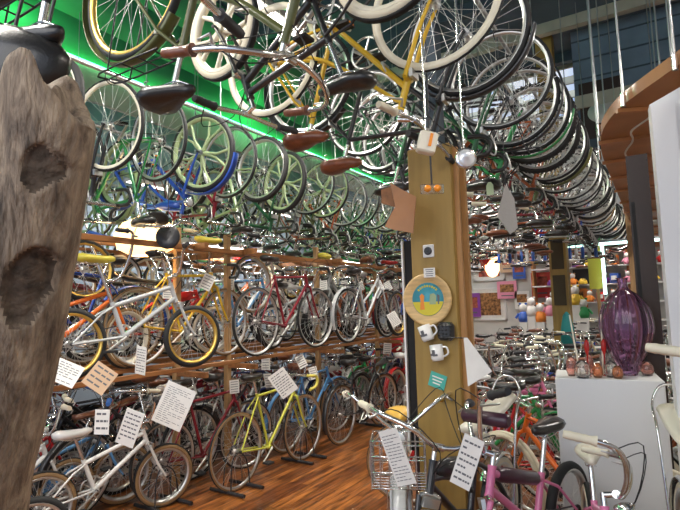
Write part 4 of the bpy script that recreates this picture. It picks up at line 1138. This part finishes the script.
p = bwy(603, 262, 11.5); tb = empty('tube_light', p); tag(tb, 'upright mint green tube light beside the far timber post', 'light')
MB().tube([(0, 0, -.65), (0, 0, .55)], .03, 'tube_mint', 8).build('tube', tb); MB().box((0, .05, -.05), (.06, .04, 1.3), 'frame_white').box((0, .05, -1.7), (.05, .04, 2.2), 'frame_white').build('housing', tb)
p = bwy(596, 262, 11.6); o = MB().box((0, 0, 0), (.30, .05, 1.1), 'yellow_vinyl').box((0, .0, -1.6), (.06, .04, 2.2), 'post_wood').build('yellow_board', loc=p); tag(o, 'yellow upright board left of the mint green tube light', 'board')
p = bwy(481, 232, 13); o = empty('violet_canopy', p); tag(o, 'ribbed violet cloth canopy glowing under the far hanging bicycles', 'canopy')
q = MB()
for k in range(12): q.tube([(-.75 + k * .14, -.1, .35), (-.7 + k * .14, .0, .0), (-.6 + k * .14, .1, -.35)], .075, 'violet_sheet', 8)
q.build('cloth', o)
MB().tube([(0, 0, .3), (0, 0, 2.6)], .008, 'dark_steel', 5).build('hanger', o)

# shelving along the far wall
def shelf(x0, x1, y_, zs, lab):
    e = empty('wall_shelf', ((x0 + x1) / 2, y_, 0)); tag(e, lab, 'shelf')
    w_ = x1 - x0
    for z in zs: MB().box((0, 0, z), (w_, .65, .03), 'frame_white').build('shelf_board', e)
    for s in (-1, 0, 1): MB().box((s * w_ / 2, 0, max(zs) / 2 + .1), (.05, .4, max(zs) + .2), 'track_wood' if s else 'rack_wood').build('side_panel', e)
    return e
zs = (.6, 1.05, 1.5, 1.95, 2.4, 2.85, 3.2)
shelf(-2.9, 1.6, 14.6, zs, 'long open shelf unit of red and white goods along the far wall')
mat('g_red', (.6, .03, .03), .4, coat=.3); mat('g_white', (.8, .78, .75), .4, coat=.3); mat('g_blue', (.04, .12, .5), .4, coat=.3); mat('g_yellow', (.75, .5, .05), .4); mat('g_pink', (.8, .3, .42), .4)
mat('g_black', (.02, .02, .02), .4); mat('g_orange', (.85, .28, .05), .4); mat('g_green', (.04, .3, .1), .4); mat('g_purple', (.25, .06, .35), .4)
GM_ = [('red', 'g_red'), ('white', 'g_white'), ('blue', 'g_blue'), ('yellow', 'g_yellow'), ('pink', 'g_pink'), ('black', 'g_black'), ('orange', 'g_orange'), ('green', 'g_green'), ('purple', 'g_purple')]
def toy(mt):
    q = MB(); q.lathe([(0, 0), (.07, .0), (.085, .06), (.06, .15), (.03, .17)], mt, 12, cap=False)
    q.lathe([(.0, .15), (.05, .17), (.065, .22), (.05, .27), (0, .29)], 'g_white', 12, cap=False)
    for s in (-1, 1): q.tube([(s * .07, 0, .13), (s * .12, -.02, .06)], [.022, .016], mt, 6); q.lathe([(0, 0), (.02, .01), (.02, .03), (0, .04)], mt, 8, (s * .045, 0, .265), cap=False)
    return q
def bottle(mt): return MB().lathe([(0, 0), (.04, 0), (.045, .02), (.045, .17), (.018, .22), (.016, .28), (.02, .285), (0, .287)], mt, 12, cap=False)
def helmet(mt):
    q = MB(); q.lathe([(.125, 0), (.13, .03), (.115, .09), (.07, .14), (0, .155)], mt, 14, mx=Matrix.Diagonal((.85, 1.1, 1, 1)), cap=False)
    for s in (-.06, 0, .06): q.box((s, 0, .12 - abs(s) * .4), (.012, .2, .05), 'g_black')
    return q
def carton(mt): return MB().box((0, 0, .12), (.20, .16, .24), mt, bev=.006).box((0, -.082, .13), (.13, .004, .1), 'paper').box((0, -.081, .05), (.16, .004, .02), 'g_black')
KD2 = {'toy_figure': (toy, 'toy'), 'glass_bottle': (bottle, 'bottle'), 'helmet': (helmet, 'helmet'), 'carton': (carton, 'box')}
HGT = {.6: 'lowest', 1.05: 'second', 1.5: 'third', 1.95: 'fourth', 2.4: 'fifth', 2.85: 'sixth', 3.2: 'top'}
made = {}; cnt = {}
for z in zs:
    x = -2.42
    if z < 1.4: continue
    while x < 1.42:
        nm = pick([('toy_figure', 3), ('glass_bottle', 3), ('helmet', 3), ('carton', 2)]); cn, mt = GM_[int(rnd.random() * 9)]
        if (nm, mt) not in made: made[(nm, mt)] = KD2[nm][0](mt).mesh(nm)
        o = bpy.data.objects.new(nm, made[(nm, mt)]); COL.objects.link(o); o.location = (x, 14.33, z + .016); o.rotation_euler.z = rnd.uniform(-.4, .4)
        cnt.setdefault((z, nm, cn), []).append(o); x += rnd.uniform(.22, .34)
ON = ['leftmost', 'second', 'third', 'fourth', 'fifth', 'sixth']
for (z, nm, cn), lst in cnt.items():
    for i, o in enumerate(lst):
        pre = '' if len(lst) == 1 else ON[min(i, 5)] + ' '
        tag(o, f'{pre}{cn} {nm.replace("_", " ")} on the {HGT[z]} shelf of the far wall unit', KD2[nm][1], f'goods on the {HGT[z]} shelf')
# row of blue and white pumps hung below the far hanging row
ra_, rb_ = bwy(494, 243, 9.6), bwy(604, 243, 9.6); rb_.z = ra_.z
rl = empty('hanging_rail', ra_); tag(rl, 'thin rail that carries the row of blue and white pumps', 'rail')
MB().tube([(0, 0, 0), rb_ - ra_], .014, 'steel_rail', 6).build('rail_pipe', rl)
for s in (.02, .5, .98):
    q = (rb_ - ra_) * s; MB().tube([q, q + V((0, 0, ZC - ra_.z))], .005, 'steel_rail', 5).build('suspension_rod', rl)
for k in range(17):
    p = ra_.lerp(rb_, (k + .7) / 18); cn, mt = (('blue', 'g_blue'), ('white', 'g_white'))[k % 2]; p.z -= .27
    e = empty('bicycle_pump', p); tag(e, f'{["leftmost", "second", "third", "fourth", "fifth", "sixth", "seventh", "eighth", "ninth"][k // 2]} {cn} pump in the row hung under the far bicycles', 'pump', 'pumps hung in a row under the far bicycles')
    MB().tube([(0, 0, -.12), (0, 0, .06), (0, 0, .07), (0, 0, .1)], [.028, .028, .012, .012], mt, 8).build('barrel', e); MB().tube([(0, 0, .1), (0, 0, .275)], .004, 'dark_steel', 5).build('hook', e)
for k in (0, 1):
    p = bwy(480 + k * 6, 256 + 2 * k, 11.0); e = empty('heart_ornament', p); tag(e, ('left', 'right')[k] + ' red heart ornament hanging beside the amber lantern', 'ornament', 'red heart ornaments')
    MB().prism([(0, -.16), (.13, 0), (.12, .09), (.06, .12), (0, .07), (-.06, .12), (-.12, .09), (-.13, 0)], .06, 'g_red', RX).build('heart', e); MB().tube([(0, -.03, .08), (0, -.03, .9)], .004, 'dark_steel', 5).build('cord', e)
p = bwy(567, 322, 9.0); o = MB().lathe([(0, -.45), (.12, -.42), (.10, -.1), (.06, .1), (.02, .16), (0, .17)], 'teal', 12, mx=Matrix.Diagonal((1, .5, 1, 1)), cap=False).build('teal_banner', loc=p); tag(o, 'teal cloth bundle hung on the front of the far ochre post', 'cloth')

# ---- loose spares on the left rack
PEND2 = []
def loose(mb, nm, p, rot, lab, cat, grp, kids=()):
    o = mb.build(nm, loc=p, rot=rot); o['category'] = cat; o['group'] = grp; PEND2.append((lab, (V(p) - EYE).length, o))
    return o
d0 = dims('mountain'); bar_me = {}
for k in range(46):
    kd = ('swept', 'bmx', 'ape', 'high', 'drop', 'flat')[k % 6]
    if kd not in bar_me:
        dd_ = dict(d0); dd_['ext'] = .05; dd_['ht'] = V((0, 0, 0)); q, gs = bars_mb(kd, V((0, 0, .12)), dd_, 'rubber_grip', True, tapem='cream_rubber' if k % 2 else 'black_leather')
        bar_me[kd] = (q.mesh('spare_handlebar'), [g_.mesh('grip') for g_ in gs])
    o = bpy.data.objects.new('spare_handlebar', bar_me[kd][0]); COL.objects.link(o)
    o.location = (rnd.uniform(-5.3, -3.5), 1.3 + k * .19, 2.22); o.rotation_euler = (rnd.uniform(-.5, .5), rnd.uniform(-.5, .9), rnd.uniform(-3, 3)); o['category'] = 'handlebar'; o['group'] = 'spare handlebars lying on top of the left rack'
    for g_ in bar_me[kd][1]:
        c_ = bpy.data.objects.new('grip', g_); COL.objects.link(c_); c_.parent = o
    nmk = {'swept': 'swept-back', 'bmx': 'high-rise', 'ape': 'tall U-shaped', 'high': 'raised', 'drop': 'drop', 'flat': 'flat'}[kd]
    PEND2.append((nmk + ' chrome spare handlebar lying on top of the left rack', (o.location - EYE).length, o))
for k in range(26):
    kd = ('race', 'wide', 'banana')[k % 3]; m_, cn = (('white_vinyl', 'white'), ('black_leather', 'black'), ('brown_leather', 'brown'), ('g_green', 'green'), ('g_red', 'red'), ('g_blue', 'blue'), ('yellow_vinyl', 'yellow'))[k % 7]
    q = saddle_mb(kd, V((0, 0, 0)), m_)
    loose(q, 'spare_saddle', (rnd.uniform(-5.0, -3.5), 1.5 + k * .31, 2.20), (rnd.uniform(-.3, .3), 0, rnd.uniform(-3, 3)), f'{cn} {dict(race="narrow", wide="wide", banana="long banana")[kd]} spare saddle on top of the left rack', 'saddle', 'spare saddles on top of the left rack')
wm = {}
for k in range(22):
    st, tc_, dsc = (('alloy', 'tan', 'tan-tyred'), ('alloy', 'black', 'black-tyred'), ('mag', 'black', 'cream five-spoke'), ('gold', 'black', 'gold-rimmed'))[k % 4]
    R_ = .25 if k % 2 else .33
    if (st, R_) not in wm: wm[(st, R_)] = (wheel_mb(R_, .02, st, True).mesh('wheelset'), tire_mb(R_, .02, tc_, True).mesh('tire'))
    o = bpy.data.objects.new('wheelset', wm[(st, R_)][0]); COL.objects.link(o); t_ = bpy.data.objects.new('tire', wm[(st, R_)][1]); COL.objects.link(t_); t_.parent = o
    o.location = (rnd.choice((-3.95, -4.3, -4.65, -5.0)), 1.2 + k * .4, 2.17 - R_ + .02); o.rotation_euler = (rnd.uniform(-.1, .1), 0, PI / 2 + rnd.uniform(-.5, .5)); o['category'] = 'wheel'; o['group'] = 'spare wheels hung in the left rack'
    PEND2.append((f'{"small" if k % 2 else "large"} {dsc} spare wheel hung in the left rack', (o.location - EYE).length, o))
for k in range(30):
    zz = rnd.choice((.85, .95, 1.75, 1.85, 1.0)); X_ = rnd.uniform(-3.9, -3.25); Y_ = 3.0 + k * .22
    e = empty('price_tag', (X_, Y_, zz), (rnd.uniform(-.3, .3), rnd.uniform(-.5, .5), YAW + rnd.uniform(-.6, .6))); e['category'] = 'tag'; e['group'] = 'paper tags tied to the bicycles of the left rack'
    w_ = rnd.uniform(.07, .12); MB().box((0, 0, 0), (w_, .002, w_ * 1.4), 'paper').build('sheet', e)
    q = MB()
    for i_ in range(5): q.box((0, -.0014, w_ * (.5 - i_ * .25)), (w_ * .75, .0006, w_ * .06), 'ink')
    q.build('printed_text', e); MB().tube([(0, 0, w_ * .7), (0, 0, w_ * .7 + .1)], .0015, 'ink', 4).build('string', e)
    PEND2.append((('paper tag tied to an upper deck bicycle of the left rack' if zz > 1.3 else 'paper tag tied to a floor bicycle by the left rack'), (e.location - EYE).length, e))
from collections import defaultdict
gg = defaultdict(list)
for l_, d_, o in PEND2: gg[l_].append((d_, o))
OR2 = ORD + ['seventeenth nearest', 'eighteenth nearest', 'nineteenth nearest', 'twentieth nearest']
for l_, lst in gg.items():
    lst.sort(key=lambda e_: e_[0])
    for i_, (d_, o) in enumerate(lst): o['label'] = l_ if len(lst) == 1 else f'{OR2[min(i_, 19)]} {l_}'

# black bag behind the trunk top
bg_ = empty('saddle_bag', at(22, 66, 1.55), (0, .2, YAW)); tag(bg_, 'large black leather bag hanging behind the top of the driftwood trunk', 'bag')
q = MB(); q.loft([[V((x, w_ * math.cos(a_), z0 + h_ * math.sin(a_))) for a_ in [2 * PI * j / 14 for j in range(14)]] for x, w_, h_, z0 in ((-.15, .02, .05, .02), (-.13, .05, .10, .01), (-.05, .07, .12, 0), (.05, .065, .105, 0), (.11, .04, .07, .01), (.14, .015, .03, .02))], 'black_leather'); q.build('body', bg_)
MB().tube([(-.05, 0, .1), (-.05, 0, 1.0)], .006, 'black_leather', 6).tube([(.05, 0, .1), (.04, 0, 1.0)], .006, 'black_leather', 6).build('strap', bg_)

# ---- busy far wall: posters, figures
k_ = 0
for (a_, b__, w_, h_, cm, desc) in ((472, 262, .5, .6, 'g_white', 'white'), (507, 262, .4, .6, 'tan_paper', 'tan'), (507, 290, .55, .5, 'g_pink', 'pink'), (519, 270, .35, .5, 'g_blue', 'blue'),
                                    (522, 300, .4, .5, 'white_vinyl', 'pale'), (472, 305, .5, .7, 'g_purple', 'purple'), (531, 258, .35, .4, 'g_yellow', 'yellow'), (541, 285, .5, .7, 'g_red', 'red'), (575, 298, .6, .5, 'g_orange', 'orange')):
    p = bwy(a_, b__, 14.9); e = empty('wall_poster', p); tag(e, f'{desc} poster on the far wall behind the sea of bicycles', 'poster')
    MB().box((0, 0, 0), (w_, .02, h_), cm).build('sheet', e)
    MB().box((0, -.012, h_ * .1), (w_ * .7, .006, h_ * .45), 'mosaic_red' if k_ % 2 else 'mosaic').box((0, -.012, -h_ * .32), (w_ * .6, .006, h_ * .06), 'ink').build('print', e); k_ += 1
for k, (a_, b__, mt, cn) in enumerate(((532, 316, 'g_white', 'white'), (541, 322, 'g_orange', 'orange'), (551, 316, 'g_pink', 'pink'), (559, 312, 'g_red', 'red'), (576, 305, 'g_yellow', 'yellow'), (584, 318, 'g_green', 'green'), (524, 322, 'g_blue', 'blue'))):
    p = bwy(a_, b__, 12.6); p.z = max(p.z, 1.0); s_ = 1.5
    e = empty('display_figure', (p.x, p.y, p.z)); e.scale = (s_,) * 3; tag(e, f'{cn} rounded display figure standing beyond the sea of bicycles', 'figure')
    toy(mt).build('body', e); MB().box((0, 0, -p.z / s_ / 2), (.12, .12, p.z / s_), 'frame_white').build('stand', e)
# ---- lights
def area(loc, sx, sy, e_, col=(1, .94, .86), rot=(0, 0, 0), name='fill_area'):
    l = bpy.data.lights.new(name, 'AREA'); l.shape = 'RECTANGLE'; l.size = sx; l.size_y = sy; l.energy = e_; l.color = col
    o = bpy.data.objects.new(name, l); COL.objects.link(o); o.location = loc; o.rotation_euler = rot; return o
k = 0
DIR = {0: 'nearest', 1: 'second nearest', 2: 'third nearest', 3: 'fourth nearest', 4: 'fifth nearest'}
for (X, z, lst, e_, where) in ((-2.45, 3.9, (.6, 2.9, 5.4, 8.2, 11.2), 90, 'above the aisle'), (-4.55, 2.35, (1.8, 4.6, 7.4, 10.4), 45, 'inside the left rack'), (.9, 3.6, (2.0, 5.2, 8.0, 11.5), 75, 'on the far right'), (-4.2, 3.95, (12.6,), 90, 'over the far left corner'), (-1.2, 3.95, (13.4,), 90, 'before the far wall'), (-6.9, 3.6, (2.5, 5.5, 8.5), 60, 'along the left wall')):
    for i, Y in enumerate(lst):
        e = empty('fill_strip_light', (X, Y, z)); tag(e, f'{DIR[i]} strip light {where}', 'light', 'added fill strip lights ' + where)  # fixtures added as fill to brighten aisle, rack, left wall and far end
        MB().box((0, 0, .03), (.12, 1.3, .05), 'frame_white').build('housing', e)
        MB().box((0, 0, 0), (.09, 1.25, .015), 'diffuser').build('diffuser', e)
        for s in (-.5, .5): MB().tube([(0, s, .05), (0, s, ZC - z)], .004, 'steel_rail', 5).build('suspension_wire', e)
        a = area((0, 0, -.02), .1, 1.2, e_); a.parent = e
area((-1.5, -2.6, 3.6), 5.5, 3.0, 180, (1, .97, .93), (math.radians(72), 0, 0), 'front_fill')  # unseen fill light added behind the camera
area((-2.6, 12.2, 6.9), 2.8, 3.0, 160, (.8, .9, 1), name='skylight_daylight')
for loc_, e_, col, r_ in ((at(148, 240, 4.5), 45, (1, .68, .36), .12), (V((-5.5, 2.5, 4.9)), 32, (.15, 1, .35), .2), (V((-5.5, 6.5, 4.9)), 32, (.15, 1, .35), .2)):
    l = bpy.data.lights.new('lamp_glow', 'POINT'); l.energy = e_; l.color = col; l.shadow_soft_size = r_
    o = bpy.data.objects.new('lamp_glow', l); COL.objects.link(o); o.location = loc_
w = bpy.data.worlds.new('world'); scene.world = w; w.use_nodes = True
nt = w.node_tree; bg = nt.nodes['Background']
tc = nt.nodes.new('ShaderNodeTexCoord'); nz = nt.nodes.new('ShaderNodeTexNoise'); nz.inputs['Scale'].default_value = 3; nz.inputs['Detail'].default_value = 5
rp = nt.nodes.new('ShaderNodeValToRGB'); rp.color_ramp.elements[0].position = .4; rp.color_ramp.elements[0].color = (.20, .42, .85, 1); rp.color_ramp.elements[1].position = .62; rp.color_ramp.elements[1].color = (.95, .97, 1, 1)
nt.links.new(tc.outputs['Generated'], nz.inputs['Vector']); nt.links.new(nz.outputs['Fac'], rp.inputs['Fac']); nt.links.new(rp.outputs[0], bg.inputs['Color'])
bg.inputs['Strength'].default_value = 1.3
vs_ = scene.view_settings; vs_.view_transform = 'Standard'; vs_.look = 'None'; vs_.gamma = 1; vs_.use_curve_mapping = False; vs_.exposure = -.4
